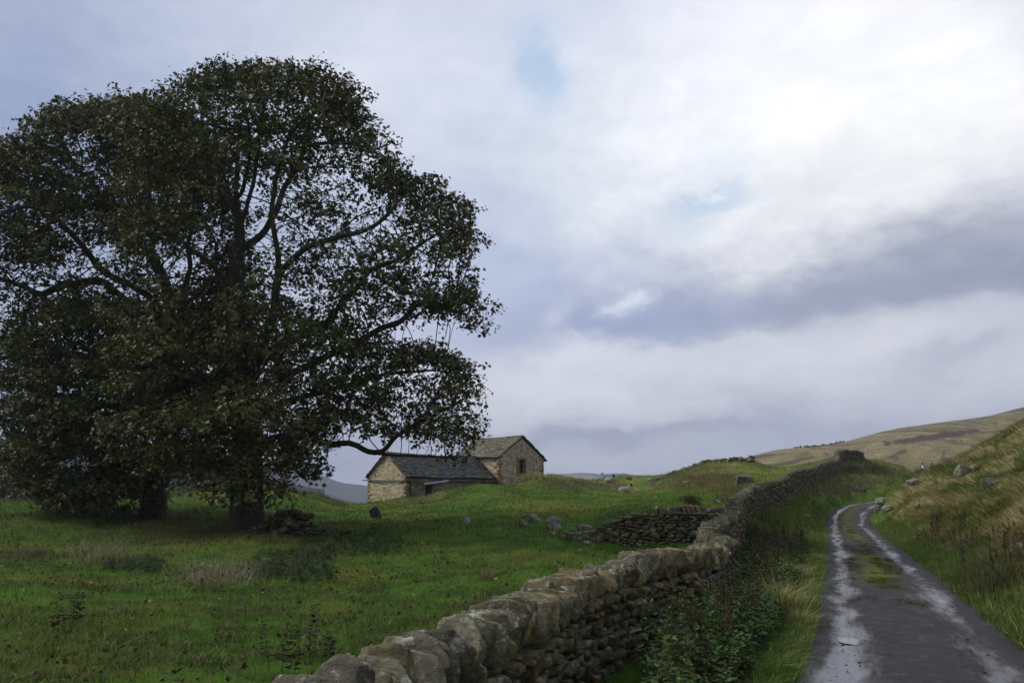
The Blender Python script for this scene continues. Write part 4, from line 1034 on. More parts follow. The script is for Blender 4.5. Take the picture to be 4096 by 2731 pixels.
def build_tree(base, skel, clumps, bare, seed, label, per=150, size=(.10, .24), rbase=.6):
    g = np.random.default_rng(seed); root = empty('sycamore_tree', base); off = np.array(base)
    tag(root, label, 'tree', 'big sycamores beside the barn')
    att = []
    cz = np.mean([c[0] for c in clumps], 0)
    for p, rc, pr in clumps:
        k = int(9 * rc * rc) + 3
        d = g.normal(size=(k, 3)); d /= np.linalg.norm(d, axis=1)[:, None]; q = p + d * g.uniform(.2, .95, (k, 1)) ** .6 * np.array([rc, rc, rc * .62]); att += list(q)
    att += list(bare)
    nodes, par = grow(skel, att, seed=seed)
    print('nodes', len(nodes), len(att), time.time() - T0)
    v, f = branch_mesh(nodes, par, rbase=rbase, flare=.55)
    link('trunk', mesh_np('trunk', v - off, f, smooth=True), M_BARK, root)
    # leaves: umbrella-shaped sprays, dense on the upper and outer skin of every clump
    Pn = []; Nn = []; Tn = []; Cn = []; Sz = []
    cgreen = np.array([[.048, .068, .020], [.060, .084, .024], [.040, .062, .024], [.076, .086, .022], [.11, .092, .026]])
    for p, rc, pr in clumps:
        m_ = int(per * rc * rc * (1 - .35 * pr) * g.uniform(.6, 1.3) / 5) + 1
        d = g.normal(size=(m_, 3)); d[:, 2] = np.abs(d[:, 2]) * g.choice([1, -1], m_, p=[.82, .18]) ; d /= np.linalg.norm(d, axis=1)[:, None]
        ph = g.uniform(0, 6.28, 3); lump = 1 + .22 * np.sin(d[:, 0] * 5 + ph[0]) * np.sin(d[:, 1] * 5 + ph[1]) + .1 * np.sin(d[:, 2] * 7 + ph[2])
        fr_ = np.where(g.random(m_) < .85, g.uniform(.80, 1.05, m_), g.uniform(.2, .8, m_))
        outw = p - cz; outw[2] *= .3; outw /= np.linalg.norm(outw) + 1e-6
        tilt = .25 * (d[:, 0] * outw[0] + d[:, 1] * outw[1])
        q = p + d * (fr_ * lump)[:, None] * np.array([rc, rc, rc * .6]); q[:, 2] -= tilt * rc * .8
        nn = d * np.array([.7, .7, .6]) + np.array([0, 0, .75]) + g.normal(size=(m_, 3)) * .42
        tt = d * np.array([1, 1, 0]) + np.array([0, 0, -.55]) + g.normal(size=(m_, 3)) * .45
        # each shoot carries a loose fan of leaves
        q = np.repeat(q, 5, 0) + g.normal(size=(m_ * 5, 3)) * .085; m_ *= 5; nn = np.repeat(nn, 5, 0) + g.normal(size=(m_, 3)) * .35; tt = np.repeat(tt, 5, 0) + g.normal(size=(m_, 3)) * .6
        ci = g.integers(0, 5, m_); cc = cgreen[ci] * g.uniform(.6, 1.35, (m_, 1)) * g.uniform(.8, 1.2)
        br = g.random(m_) < (.10 + .20 * (g.random() < .4)); cc[br] = np.array([.20, .135, .078]) * g.uniform(.5, 1.5, (br.sum(), 1))
        sz = g.uniform(*size, m_); sz[br] *= .6
        Pn.append(q); Nn.append(nn); Tn.append(tt); Cn.append(cc); Sz.append(sz)
    Pn = np.vstack(Pn)
    # loose leaves along outer twigs
    leafidx = np.setdiff1d(np.arange(len(nodes)), par); tw = nodes[leafidx]; rep = np.repeat(tw, 3, 0) + g.normal(size=(len(tw) * 3, 3)) * .13
    Pn = np.vstack([Pn, rep]); k = len(rep)
    Nn = np.vstack(Nn + [g.normal(size=(k, 3)) * .6 + [0, 0, .8]]); Tn = np.vstack(Tn + [g.normal(size=(k, 3)) + [0, 0, -.5]]); Sz = np.concatenate(Sz + [g.uniform(*size, k)])
    Cn = np.vstack(Cn + [cgreen[g.integers(0, 5, k)] * g.uniform(.6, 1.2, (k, 1))])
    v, f, c = leaves(Pn, Nn, Tn, Sz, Cn, seed=seed)
    print('leaves', len(Pn))
    link('crown', mesh_np('crown', v - off, f, col=c), M_LEAF, root)
def bare_points(wins, Y0, H, n_, seed):
    """targets that draw leafless inner branches through the open parts of the crown"""
    g = np.random.default_rng(seed); out = []; ws = [w for w in wins if w[4] < .99]; ar = np.array([w[2] * w[3] for w in ws], float); ar /= ar.sum()
    for _ in range(n_):
        w = ws[g.choice(len(ws), p=ar)]; a = g.uniform(0, 6.28); r_ = math.sqrt(g.random()); out.append(P((w[0] + math.cos(a) * r_ * w[2]) * FV, (w[1] + math.sin(a) * r_ * w[3]) * FV, Y0 + g.uniform(-H, H)))
    return out
polyA = [(330, 250), (345, 225), (400, 203), (440, 185), (490, 158), (545, 156), (590, 135), (620, 126), (650, 146), (690, 158), (730, 150), (785, 158), (800, 200), (822, 235), (835, 265), (870, 312), (885, 345), (922, 378), (928, 408), (985, 405), (1030, 440), (1068, 478),
 (1105, 498), (1088, 535), (1092, 565), (1078, 600), (1098, 655), (1078, 690), (1120, 702), (1160, 745), (1105, 748), (1075, 790), (1030, 775), (985, 760), (945, 752), (915, 765), (930, 800), (985, 785), (1040, 790), (1070, 820), (1090, 862), (1085, 900), (1108, 930), (1112, 985), (1080, 1020), (1088, 1060),
 (1040, 1066), (1000, 1045), (930, 1035), (870, 1020), (800, 1000), (745, 1010), (735, 1060), (710, 1100), (680, 1120), (640, 1090), (620, 1130), (560, 1160), (520, 1165), (470, 1130), (400, 1100), (300, 1080), (250, 1000), (250, 800), (280, 600), (270, 420)]
polyB = [(-150, 430), (-80, 365), (0, 332), (60, 308), (90, 285), (125, 265), (150, 238), (178, 228), (215, 238), (250, 233), (300, 216), (360, 230), (470, 300), (560, 500), (570, 800), (520, 1000), (430, 1130), (340, 1180), (250, 1190), (150, 1175), (70, 1145), (35, 1100), (22, 1030), (12, 960), (-5, 930), (0, 870), (-40, 830), (0, 760), (10, 700), (-30, 700), (-120, 680), (-170, 560)]
winA = [(560, 490, 50, 140, .96), (640, 500, 75, 90, .8), (600, 640, 60, 75, .75), (480, 560, 70, 70, .7), (760, 560, 110, 110, .5), (880, 560, 90, 80, .45), (720, 380, 70, 60, .35), (830, 720, 90, 60, .4), (800, 450, 70, 60, .3), (700, 650, 70, 60, .5), (350, 640, 80, 70, .7), (330, 500, 60, 50, .4), (940, 770, 38, 30, 1), (590, 1020, 34, 110, .6), (980, 640, 90, 60, .3), (470, 640, 70, 60, .7), (700, 880, 40, 60, .3), (1000, 930, 60, 60, .2)]
winB = [(430, 560, 95, 95, .9), (350, 620, 100, 75, .9), (230, 600, 100, 50, .85), (400, 430, 60, 50, .7), (260, 440, 50, 60, .5), (120, 660, 110, 35, .9), (20, 640, 70, 45, .7), (60, 540, 60, 40, .55), (160, 380, 50, 40, .4), (300, 1010, 60, 30, .5), (450, 1010, 40, 60, .6), (30, 720, 30, 40, .7), (375, 1090, 45, 90, .85)]
def Ls(Y, *pts):
    """limb traced through photo pixels; each point (px, py[, dY])"""
    return np.array([P(p[0], p[1], Y + (p[2] if len(p) > 2 else 0)) for p in pts])
YA, YB = 30., 37.
bA = hit(990, 2118); YA = bA[1]; bB = hit(610, 2075, 34, 44); YB = bB[1]
print('tree bases', bA, bB)
skA = [
 (np.vstack([[bA - [0, 0, .3]], Ls(YA, (988, 2050), (990, 1900), (992, 1750), (985, 1550, .2), (972, 1350, .2), (967, 1196, .1), (963, 1022), (967, 900), (954, 760, -.3), (958, 630, -.4), (965, 520, -.2), (985, 400), (1000, 300))]), None),
 (Ls(YA, (967, 900), (1000, 790, .4), (1018, 716, .5), (1037, 586, .6), (1045, 480, .8), (1060, 350, 1)), 1),
 (Ls(YA, (965, 1000), (985, 985, .4), (1040, 945, .8), (1063, 917, 1), (1098, 830, 1.4), (1150, 716, 1.6), (1203, 620, 2), (1230, 500, 2.3), (1280, 400, 2.5)), 1),
 (Ls(YA, (985, 1560), (1040, 1420, -.8), (1095, 1280, -1.4), (1107, 1152, -1.7), (1116, 1021, -2), (1098, 908, -2.2), (1090, 820, -2.2), (1110, 700, -2.4), (1150, 560, -2.6)), 1),
 (Ls(YA, (1107, 1120, -1.7), (1142, 1065, -2.2), (1220, 995, -2.8), (1307, 960, -3.2), (1420, 940, -3.4), (1530, 880, -3.6), (1600, 800, -3.8)), 1),
 (Ls(YA, (980, 1500), (1100, 1380, 1.5), (1300, 1290, 2.4), (1390, 1180, 2.8), (1480, 1060, 3), (1595, 1021, 3.2), (1700, 960, 3.4), (1800, 900, 3.6)), 1),
 (Ls(YA, (984, 1560), (1150, 1500, -.8), (1360, 1388, -1.2), (1473, 1335, -1.2), (1612, 1283, -1), (1656, 1213, -.8), (1750, 1230, -.6), (1900, 1270, -.4)), 1),
 (Ls(YA, (990, 1790), (1110, 1745, -.4), (1200, 1740, -.6), (1272, 1754, -.8), (1290, 1788, -.8), (1377, 1771, -.8), (1482, 1815, -.7), (1534, 1806, -.6), (1560, 1754, -.5), (1656, 1700, -.4), (1780, 1640, -.2), (1860, 1600)), 1),
 (Ls(YA, (1500, 1815, -.7), (1600, 1822, -1), (1743, 1828, -1.3), (1850, 1835, -1.5)), 1),
 (Ls(YA, (988, 1660), (1150, 1600, 1.4), (1350, 1560, 2.4), (1550, 1500, 3), (1750, 1480, 3.4)), 1),
 (Ls(YA, (970, 1250), (924, 1161, -.5), (863, 1074, -1.2), (784, 1022, -1.8), (723, 961, -2.2), (660, 920, -2.6), (610, 880, -3), (520, 800, -3.4)), 1),
 (Ls(YA, (958, 900), (941, 847, .4), (907, 778, .8), (872, 725, 1.1), (784, 708, 1.5), (697, 682, 2), (620, 600, 2.3)), 1),
 (Ls(YA, (988, 1640), (860, 1560, -1.6), (740, 1480, -2.8), (620, 1420, -3.8)), 1),
 (Ls(YA, (988, 1700), (980, 1600, -2), (1020, 1500, -3.6), (1080, 1420, -4.6)), 1),
 (Ls(YA, (989, 1740), (880, 1700, -1.8), (780, 1690, -3), (680, 1720, -4)), 1),
 (Ls(YA, (987, 1450), (900, 1300, 2), (850, 1150, 3.4), (860, 950, 4)), 1),
 (Ls(YA, (962, 800, 0), (1010, 640, -1.6), (1000, 500, -2.6), (960, 380, -3)), 1),
 (Ls(YA, (990, 1850), (1060, 1780, -1.8), (1100, 1800, -3), (1000, 1900, -3.8)), 1),
]
skB = [
 (np.vstack([[bB - [0, 0, .3]], Ls(YB, (618, 2000), (645, 1880), (668, 1760), (680, 1600), (682, 1450), (680, 1300)), Ls(YB, (662, 1152), (628, 1074), (601, 987), (612, 900), (600, 780), (580, 640), (560, 520))]), None),
 (Ls(YB, (681, 1330), (732, 1250, .4), (741, 1152, .7), (758, 1065, 1), (750, 952, 1.2), (770, 820, 1.6), (780, 700, 2)), 1),
 (Ls(YB, (681, 1340), (640, 1240, -.4), (600, 1200, -.6), (558, 1165, -.8), (500, 1125, -1), (436, 1105, -1.2), (366, 1048, -1.6), (330, 990, -2), (250, 900, -2.4), (170, 800, -2.8)), 1),
 (Ls(YB, (681, 1400), (619, 1300, .3), (555, 1240, .8), (488, 1196, 1.2), (418, 1130, 1.5), (340, 1128, 1.6), (261, 1135, 1.8), (174, 1178, 2), (60, 1130, 2.2), (-60, 1100, 2.4)), 1),
 (Ls(YB, (628, 1074), (560, 960, 1), (480, 850, 1.6), (400, 760, 2), (300, 660, 2.4), (230, 540, 2.6)), 1),
 (Ls(YB, (676, 1560), (560, 1480, -1.4), (420, 1440, -2.4), (260, 1420, -3), (120, 1400, -3.4)), 1),
 (Ls(YB, (670, 1700), (540, 1640, -1), (420, 1620, -1.8), (300, 1660, -2.4), (180, 1720, -2.8)), 1),
 (Ls(YB, (660, 1820), (560, 1800, -.8), (440, 1860, -1.4), (330, 1920, -1.8), (200, 1900, -2)), 1),
 (Ls(YB, (676, 1500), (760, 1380, 2), (820, 1250, 3), (860, 1100, 3.6)), 1),
 (Ls(YB, (610, 900), (520, 720, -1.6), (420, 600, -2.4), (350, 480, -2.6)), 1),
 (Ls(YB, (672, 1650), (780, 1600, -1.6), (860, 1640, -2.4)), 1),
]
def boughs(poly, Y0, Hmax, Rr, spacing, seed, windows, extra=()):
    """big rounded boughs inside the crown, each carrying small clumps on its upper and outer skin"""
    g = np.random.default_rng(seed + 9); big = crown_clumps(poly, Y0, Hmax, Rr, spacing, seed, windows, 12000, rlo=1.15, rhi=2.3); out = []; poly = np.array(poly, float); nb_ = len(big); big = big + [(P(e[0] * FV, e[1] * FV, Y0 + e[2]), e[3], .15) for e in extra]
    for bi, (c, R_, pr) in enumerate(big):
        m_ = int(6 * R_ ** 1.6 * (1 - .35 * pr)); d = g.normal(size=(m_, 3)); d[:, 2] = np.where(g.random(m_) < .8, np.abs(d[:, 2]) * 1.1, d[:, 2]); d /= np.linalg.norm(d, axis=1)[:, None]
        for q in range(m_):
            p = c + d[q] * np.array([R_, R_, R_ * .62]) * g.uniform(.72, .98); rc = g.uniform(.42, .8)
            dd = p - np.array([0, 0, EYE]); f_ = CP * dd[1] + SP * dd[2]; sx = (2048 + F * dd[0] / f_) / FV; sy = (1365.5 - F * (CP * dd[2] - SP * dd[1]) / f_) / FV
            if bi < nb_ and not inpoly(poly, np.array([sx]), np.array([sy]))[0] and g.random() < .8: continue
            if bi < nb_ and any(((sx - wx) / wa) ** 2 + ((sy - wy) / wb) ** 2 < 1 and g.random() < wp * .8 for wx, wy, wa, wb, wp in windows): continue
            if p[2] - rc * .3 < gz(p[0], p[1]) + .1: continue
            out.append((p, rc, pr))
    print('boughs', len(big)); return out
exA = [(500, 1060, -3, 1.4), (560, 1100, -3.6, 1.1), (625, 1090, -3.6, 1.0), (430, 1090, -2, 1.3), (690, 1050, -2, 1.2), (560, 1010, -4, 1.5), (380, 1070, -1, 1.4), (650, 1010, -4, 1.3), (480, 1130, -4, .9), (600, 1140, -4.2, .8), (540, 1150, -4, .7), (705, 1095, -1, .8), (640, 1150, -4, .6), (460, 1010, -3, 1.4), (400, 1000, -2, 1.4), (340, 1010, 0, 1.5), (720, 990, -2, 1.1), (690, 1110, -2.4, .7), (520, 960, -4.5, 1.5), (600, 950, -4.8, 1.5)]
exB = [(55, 1060, -1, 1.3), (95, 1105, -2, 1.1), (160, 1120, -2, 1.3), (225, 1135, -3, 1.2), (285, 1120, -2, 1.4), (50, 980, 0, 1.5), (150, 1040, -2, 1.7), (250, 1050, -2, 1.7), (120, 960, -3, 1.6), (200, 970, -4, 1.6), (20, 1000, 0, 1.1), (110, 1130, 1, 1.0), (40, 1120, 0, 1.0), (130, 1160, -2, 1.0), (200, 1175, -2, .9), (250, 1185, -3, .9), (80, 1150, 0, .8), (300, 1080, -2, 1.2)]
cA_ = boughs(polyA, YA, 4.6, 5.5, 1.42, 201, winA, exA); cB_ = boughs(polyB, YB, 5.0, 6.0, 1.42, 202, winB, exB)
print('clumps', len(cA_), len(cB_), time.time() - T0)
build_tree(bA, skA, cA_, bare_points(winA, YA, 3.6, 900, 5), 301, 'nearer big dark sycamore, its branches hanging over the barn roof', per=LEAFN, rbase=.56)
build_tree(bB, skB, cB_, bare_points(winB, YB, 4, 800, 6), 302, 'farther big dark sycamore at the left edge with the slimmer leaning trunk', per=LEAFN, size=(.12, .27), rbase=.5)
print('trees', time.time() - T0)
#@@PART3
# ------------------------------------------------------------------ vegetation
NEAR = dict()
def blades(x, y, z, h, w, col, lean, seg, seed):
    """grass blades as bent slivers; lean (n,2) horizontal tip offset per metre of height"""
    g = np.random.default_rng(seed); n_ = len(x); a = g.uniform(0, math.pi, n_); c, s = np.cos(a) * w / 2, np.sin(a) * w / 2
    B = np.stack([x, y, z - .01], 1); L3 = np.stack([lean[:, 0] * h, lean[:, 1] * h, np.zeros(n_)], 1); side = np.stack([c, s, np.zeros(n_)], 1); up = np.stack([np.zeros(n_), np.zeros(n_), h], 1)
    if seg == 1:
        V = np.stack([B - side, B + side, B + L3 + up], 1); f = np.array([[0, 1, 2]])
    else:
        M_ = B + L3 * .3 + up * .6; V = np.stack([B - side, B + side, M_ - side * .7, M_ + side * .7, B + L3 * 1.15 + up * (1 - .25 * np.minimum(1, np.linalg.norm(lean, axis=1)))[:, None]], 1); f = np.array([[0, 1, 3], [0, 3, 2], [2, 3, 4]])
    k = V.shape[1]; Fa = (f[None] + (np.arange(n_) * k)[:, None, None]).reshape(-1, 3)
    return V.reshape(-1, 3), Fa, np.repeat(col, k, 0)
M_GRASS = vcol_mat('grass_blades', rough=.65, spec=.15, transl=.22)
def in_barn(x, y):
    d = np.stack([x - BC[0], y - BC[1]], -1); s = d @ E1; t_ = d @ E2
    return ((s > -.1) & (s < 10.8) & (t_ > -.1) & (t_ < 5.1)) | ((s > 10.6) & (s < 17.2) & (t_ > -.5) & (t_ < 5.7))
def masks(x, y):
    f = field(x, y); return f[..., 1], f[..., 3], f[..., 4]
def grass_field():
    g = np.random.default_rng(71); N_ = GRASSN
    ph = np.radians(g.uniform(-36.5, 35.5, N_)); r = np.exp(g.uniform(math.log(5), math.log(105), N_)); x = r * np.sin(ph); y = r * np.cos(ph)
    rd, wd, w2 = masks(x, y); ok = (np.abs(rd) > ROADW * .93) & (np.abs(wd) > .27) & (np.abs(w2) > .25) & ~in_barn(x, y)
    edge = (np.abs(rd) < ROADW * 1.08); ok &= ~(edge & (g.random(N_) < .5))
    x, y, r, rd, wd = x[ok], y[ok], r[ok], rd[ok], wd[ok]; n_ = len(x); z = gzf(x, y)
    bank = sstep(1.4, 3.0, rd); lv = (rd < -1.0) & (wd > .2)
    n1 = fbm(x / .9, y / .9, 3, 61); n2 = fbm(x / 3, y / 3, 3, 63)
    h = g.uniform(.03, .075, n_) * (1 + .9 * np.clip(n1 + .1, 0, 1)) * (r / 10) ** .55
    h = np.where(lv, h * 1.7, h); h = h * (1 + .45 * bank); h = h * np.where((rd > 0) & (rd < 2.2), 1.3, 1)
    w = .0052 * (r / 8) ** .92 * g.uniform(.7, 1.4, n_)
    col = field(x, y)[..., 5:8] * g.uniform(.55, 1.9, (n_, 1)) * (1 + .6 * n1[:, None]) * (1 + .3 * n2[:, None])
    st = g.random(n_) < (.05 + .10 * np.clip(n2 + .2, 0, 1)); col[st] = STRAW * g.uniform(.35, .95, (st.sum(), 1))
    lean = g.normal(size=(n_, 2)) * .35; lean += bank[:, None] * np.array([-1.6, -.5]) * g.uniform(.5, 1.4, (n_, 1)); w = w * (1 + .3 * bank)
    V, Fa, Cc = blades(x, y, z, h, w, np.clip(col, .002, 1), lean, 1, 72)
    o = link('grass', mesh_np('grass', V, Fa, col=Cc), M_GRASS); tag(o, 'short grazed grass over the pasture and the banks', 'grass', kind='stuff')
GRASSN_DONE = None
grass_field(); print('grass', time.time() - T0)

def tufts(name, label, pts, nb, hr, wr, spread, cols, seed, lean0=(0, 0), seg=2, leanv=.4, cat='grass', kind='stuff', hs=None):
    g = np.random.default_rng(seed); pts = np.asarray(pts); k = len(pts); rep = np.repeat(np.arange(k), nb); n_ = len(rep)
    d = g.normal(size=(n_, 2)) * spread; x = pts[rep, 0] + d[:, 0]; y = pts[rep, 1] + d[:, 1]; rd, wd, w2 = masks(x, y)
    ok = (np.abs(rd) > ROADW * .9) & (np.abs(wd) > .26); x, y, d, rep = x[ok], y[ok], d[ok], rep[ok]; n_ = len(x); z = gzf(x, y)
    h = g.uniform(*hr, n_) * (g.uniform(.7, 1.3, k)[rep]) * (1 if hs is None else np.asarray(hs)[rep]); w = g.uniform(*wr, n_); cols = np.array(cols); col = cols[g.integers(0, len(cols), n_)] * g.uniform(.6, 1.4, (n_, 1))
    lean = d / max(spread, 1e-6) * .3 + g.normal(size=(n_, 2)) * leanv + np.array(lean0)
    V, Fa, Cc = blades(x, y, z, h, w, col, lean, seg, seed + 1); off = np.array([x[0], y[0], z[0]]); V = V - off
    o = link(name, mesh_np(name, V, Fa, col=Cc), M_GRASS, loc=off); tag(o, label, cat, kind=kind); return o
g0 = np.random.default_rng(90)
def along(lo, hi, n_, off0, off1, g=g0):
    """random points at road offset off0..off1 (signed, right positive), y between lo and hi, denser near"""
    L_, s = resample(RL, .2); y = np.exp(g.uniform(math.log(lo), math.log(hi), n_)); i = np.clip(np.searchsorted(L_[:, 1], y), 1, len(L_) - 2)
    d = L_[i + 1, :2] - L_[i - 1, :2]; d /= np.linalg.norm(d, axis=1)[:, None]; nn = np.stack([d[:, 1], -d[:, 0]], 1); o = g.uniform(off0, off1, n_)
    return L_[i, :2] + nn * o[:, None]
LG = [(.055, .12, .018), (.08, .15, .022), (.12, .17, .035), (.24, .25, .09), (.38, .34, .16)]
tufts('verge_grass', 'long pale green and straw grass along the left edge of the track', along(5.5, 30, 420, -1.75, -1.22), 60, (.10, .24), (.004, .009), .09, LG[:4], 101, lean0=(.25, -.2))
tufts('verge_grass', 'fresh green grass under the tall tufts on the left verge', along(5.5, 22, 400, -1.95, -1.25), 60, (.07, .2), (.005, .01), .12, LG[:3], 103)
tufts('verge_grass', 'rough grass along the foot of the right-hand bank', along(9, 46, 420, 1.25, 2.0), 50, (.08, .24), (.006, .014), .13, LG[:4] + [(.10, .09, .03)], 105, lean0=(-.3, -.2))
def mid_verge(n_, seed):
    g = np.random.default_rng(seed); q = along(14, 52, n_ * 3, -6.5, -1.3, g); f = masks(q[:, 0], q[:, 1]); return q[(f[1] > .4) & (f[0] < -1.3)][:n_]
tufts('verge_grass', 'rough mixed green and straw grass between the long wall and the track further off', mid_verge(900, 107), 34, (.10, .30), (.010, .02), .2, LG[:3] + [(.20, .19, .07), (.13, .12, .04)], 108, lean0=(.1, -.2))
def pasture(n_, seed):
    g = np.random.default_rng(seed); ph = np.radians(g.uniform(-36, 12, n_ * 2)); r = np.exp(g.uniform(math.log(7), math.log(60), n_ * 2)); q = np.stack([r * np.sin(ph), r * np.cos(ph)], 1); f = masks(q[:, 0], q[:, 1]); return q[(f[1] < -.4) & (np.abs(f[2]) > .4) & ~in_barn(q[:, 0], q[:, 1]) & (fbm(q[:, 0] / 3, q[:, 1] / 3, 3, 66) > -.05)][:n_]
tufts('pasture_tufts', 'coarser darker and yellower grass tufts dotted through the pasture', pasture(2600, 109), 26, (.05, .13), (.007, .014), .09, [(.05, .09, .016), (.04, .07, .016), (.12, .13, .03), (.19, .17, .06), (.08, .11, .02)], 110, leanv=.7)
HH = lambda px, py: hit(px, py)[:2]
for i, (px, py, h, lb) in enumerate([(3120, 2480, .8, 'big arching tussock of straw-coloured grass on the left verge level with the dark puddle'), (3165, 2330, .45, 'straw tussock on the left verge just beyond the biggest one'), (3268, 2250, .42, 'pale tussock at the left track edge by the moss strip'), (2945, 2245, .62, 'green and straw rush tussock standing among the nettles'), (3200, 2510, .4, 'small pale tussock nearest the camera at the left track edge')]):
    tufts('grass_tussock', lb, [HH(px, py)], 620, (h * .45, h), (.006, .012), .12, LG[2:] + [(.34, .31, .14)], 120 + i, lean0=(.1, -.1), leanv=.33, cat='tussock', kind=None)
RUSH = [(.03, .042, .012), (.045, .05, .016), (.06, .048, .022), (.022, .034, .012)]
def tus(name, lb, px0, px1, py0, py1, k, nb, hr, wr, sp, cols, seed, **kw):
    g = np.random.default_rng(seed); tufts(name, lb, [HH(g.uniform(px0, px1), g.uniform(py0, py1)) for _ in range(k)], nb, hr, wr, sp, cols, seed, **kw)
tus('rushes', 'dark green rush bed on the right verge among the tall dead stalks', 3850, 4060, 2240, 2400, 30, 60, (.22, .5), (.006, .011), .2, [(.05, .06, .018), (.07, .07, .022), (.10, .08, .035), (.035, .05, .018)], 131)
tus('rushes', 'strip of dark rushes in the turf beyond the bend of the track', 3395, 3545, 1874, 1895, 60, 60, (.15, .38), (.02, .04), .4, [(.05, .065, .02), (.08, .07, .03), (.04, .05, .018)], 133)
tus('rushes', 'dark rush tuft on top of the green mound behind the cross wall', 2755, 2775, 2012, 2018, 3, 120, (.3, .6), (.008, .014), .14, RUSH, 135)
tus('dead_grass', 'bleached dead grass stems below the left tree', 290, 500, 2195, 2262, 60, 12, (.14, .5), (.005, .009), .22, [(.26, .21, .14), (.14, .11, .07), (.32, .27, .19)], 137, leanv=.5)
tus('dead_grass', 'bleached flattened stems in a patch in front of the tree trunk', 700, 1060, 2262, 2338, 130, 12, (.06, .32), (.005, .010), .26, [(.30, .25, .17), (.16, .13, .08), (.38, .32, .23)], 139, leanv=.7)
tus('dead_grass', 'sparse pale stems strung between the two bleached patches', 440, 1250, 2225, 2290, 50, 8, (.12, .4), (.005, .009), .2, [(.15, .11, .075), (.09, .07, .045)], 141, leanv=.8)
tus('dead_grass', 'low brown dead stems at the left frame edge below the bank', 0, 180, 2205, 2250, 40, 22, (.1, .3), (.006, .01), .16, [(.10, .07, .045), (.07, .05, .035), (.15, .11, .075)], 142, leanv=.8)
tus('dead_grass', 'small straw tuft alone in the pasture left of the foreground coping', 1930, 1965, 2302, 2316, 4, 60, (.1, .26), (.004, .007), .08, [(.16, .14, .06), (.22, .18, .08)], 143)
tus('grass_tufts', 'straw-tipped grass along the skyline of the mound right of the barn', 2100, 2290, 1905, 1918, 90, 22, (.18, .42), (.02, .045), .4, LG[2:], 145, lean0=(-.3, 0))
tus('grass_tufts', 'pale dead grass running up the flank of the green mound', 2700, 2960, 1900, 1965, 150, 20, (.18, .4), (.02, .05), .45, [(.19, .15, .06), (.23, .18, .08), (.11, .10, .03)], 147, lean0=(-.5, -.1))
tus('grass_tufts', 'pale long grass beside the rising long wall', 2880, 3040, 1950, 2010, 90, 30, (.14, .34), (.012, .026), .3, [(.17, .15, .06), (.10, .11, .03), (.2, .17, .08)], 149, lean0=(-.5, -.1))

NETL = np.array([(0, 0), (.20, .18), (.27, .42), (.14, .78), (0, 1.05), (-.14, .78), (-.27, .42), (-.20, .18)])
def nettles(name, label, pts, hr, seed, pal, nl=(7, 11), ls=(.05, .095), kind='stuff', cat='nettles', stemcol=(.05, .055, .02), hs=None):
    g = np.random.default_rng(seed); pts = np.asarray(pts); z = gzf(pts[:, 0], pts[:, 1]); off = np.array([pts[0, 0], pts[0, 1], z[0]])
    Pn, Nn, Tn, Cn, Sz = [], [], [], [], []; Vs, Fs, Cs = [], [], []; o_ = 0
    for q, (x, y) in enumerate(pts):
        H = g.uniform(*hr) * (1 if hs is None else hs[q]); ln = g.normal(size=2) * .14 * H; k = g.integers(*nl); top = np.array([x + ln[0], y + ln[1], z[q] + H]); base = np.array([x, y, z[q] - .02])
        v, f = tube_np(np.array([base, (base + top) / 2 + [*(g.normal(size=2) * .02), 0], top]), [.004, .0035, .002], 3); Vs.append(v); Fs.append(f + o_); o_ += len(v); Cs.append(np.tile(np.array(stemcol) * g.uniform(.6, 1.4), (len(v), 1)))
        a = g.uniform(0, 6.28); tone = np.array(pal[g.integers(0, len(pal))]) * g.uniform(.75, 1.25)
        for i in range(k):
            t_ = .22 + .78 * (i + .6) / k; p = base + (top - base) * t_; a += 1.57 + g.normal() * .25; sz = g.uniform(*ls) * (1.15 - .55 * t_ ** 3)
            for b_ in (0, math.pi):
                dr = np.array([math.cos(a + b_), math.sin(a + b_), g.uniform(-.55, .25)]); Pn.append(p + dr * .01); Tn.append(dr); Nn.append(np.array([-dr[0] * .3, -dr[1] * .3, 1]) + g.normal(size=3) * .25); Sz.append(sz); Cn.append(tone * g.uniform(.7, 1.35))
    v2, f2, c2_ = leaves(np.array(Pn), np.array(Nn), np.array(Tn), np.array(Sz), np.array(Cn), tpl=NETL, seed=seed)
    V = np.vstack(Vs + [v2]); Fq = np.vstack(Fs); C_ = np.vstack(Cs + [c2_])
    o = link(name, mesh_np(name, V - off, [Fq, f2 + o_], col=C_), M_PLANT, loc=off); tag(o, label, cat, kind=kind); return o
M_PLANT = vcol_mat('nettle_leaves', rough=.8, spec=.08, transl=.2)
NP = [(.040, .082, .024), (.05, .095, .026), (.034, .068, .026), (.085, .12, .03), (.06, .085, .036), (.06, .06, .03), (.03, .06, .022)]
def bed(n_, lo, hi, seed, pad=(.33, 1.65), dmin=0):
    g = np.random.default_rng(seed); p = along(lo, hi, n_ * 8, -6.5, -1.5, g); rd, wd, _ = masks(p[:, 0], p[:, 1]); ok = (wd > pad[0] + np.interp(p[:, 1], [5, 7, 9.5, 13, 17], [.95, .75, .4, .1, 0])) & (rd < -pad[1]); p = p[ok][:n_]; return p
b1 = bed(1500, 4.6, 27, 151, (.33, 1.55)); rd1, wd1, _ = masks(b1[:, 0], b1[:, 1])
hs1 = np.interp(b1[:, 1], [4, 9, 14, 20, 27], [1.1, 1.1, 1., .75, .45]) * np.interp(np.abs(rd1), [1.6, 2.1], [.6, 1])
nettles('nettle_bed', 'bed of dark green nettles filling the verge between the long wall and the track', b1, (.42, .78), 152, NP, hs=hs1, nl=(7, 13), ls=(.04, .115))
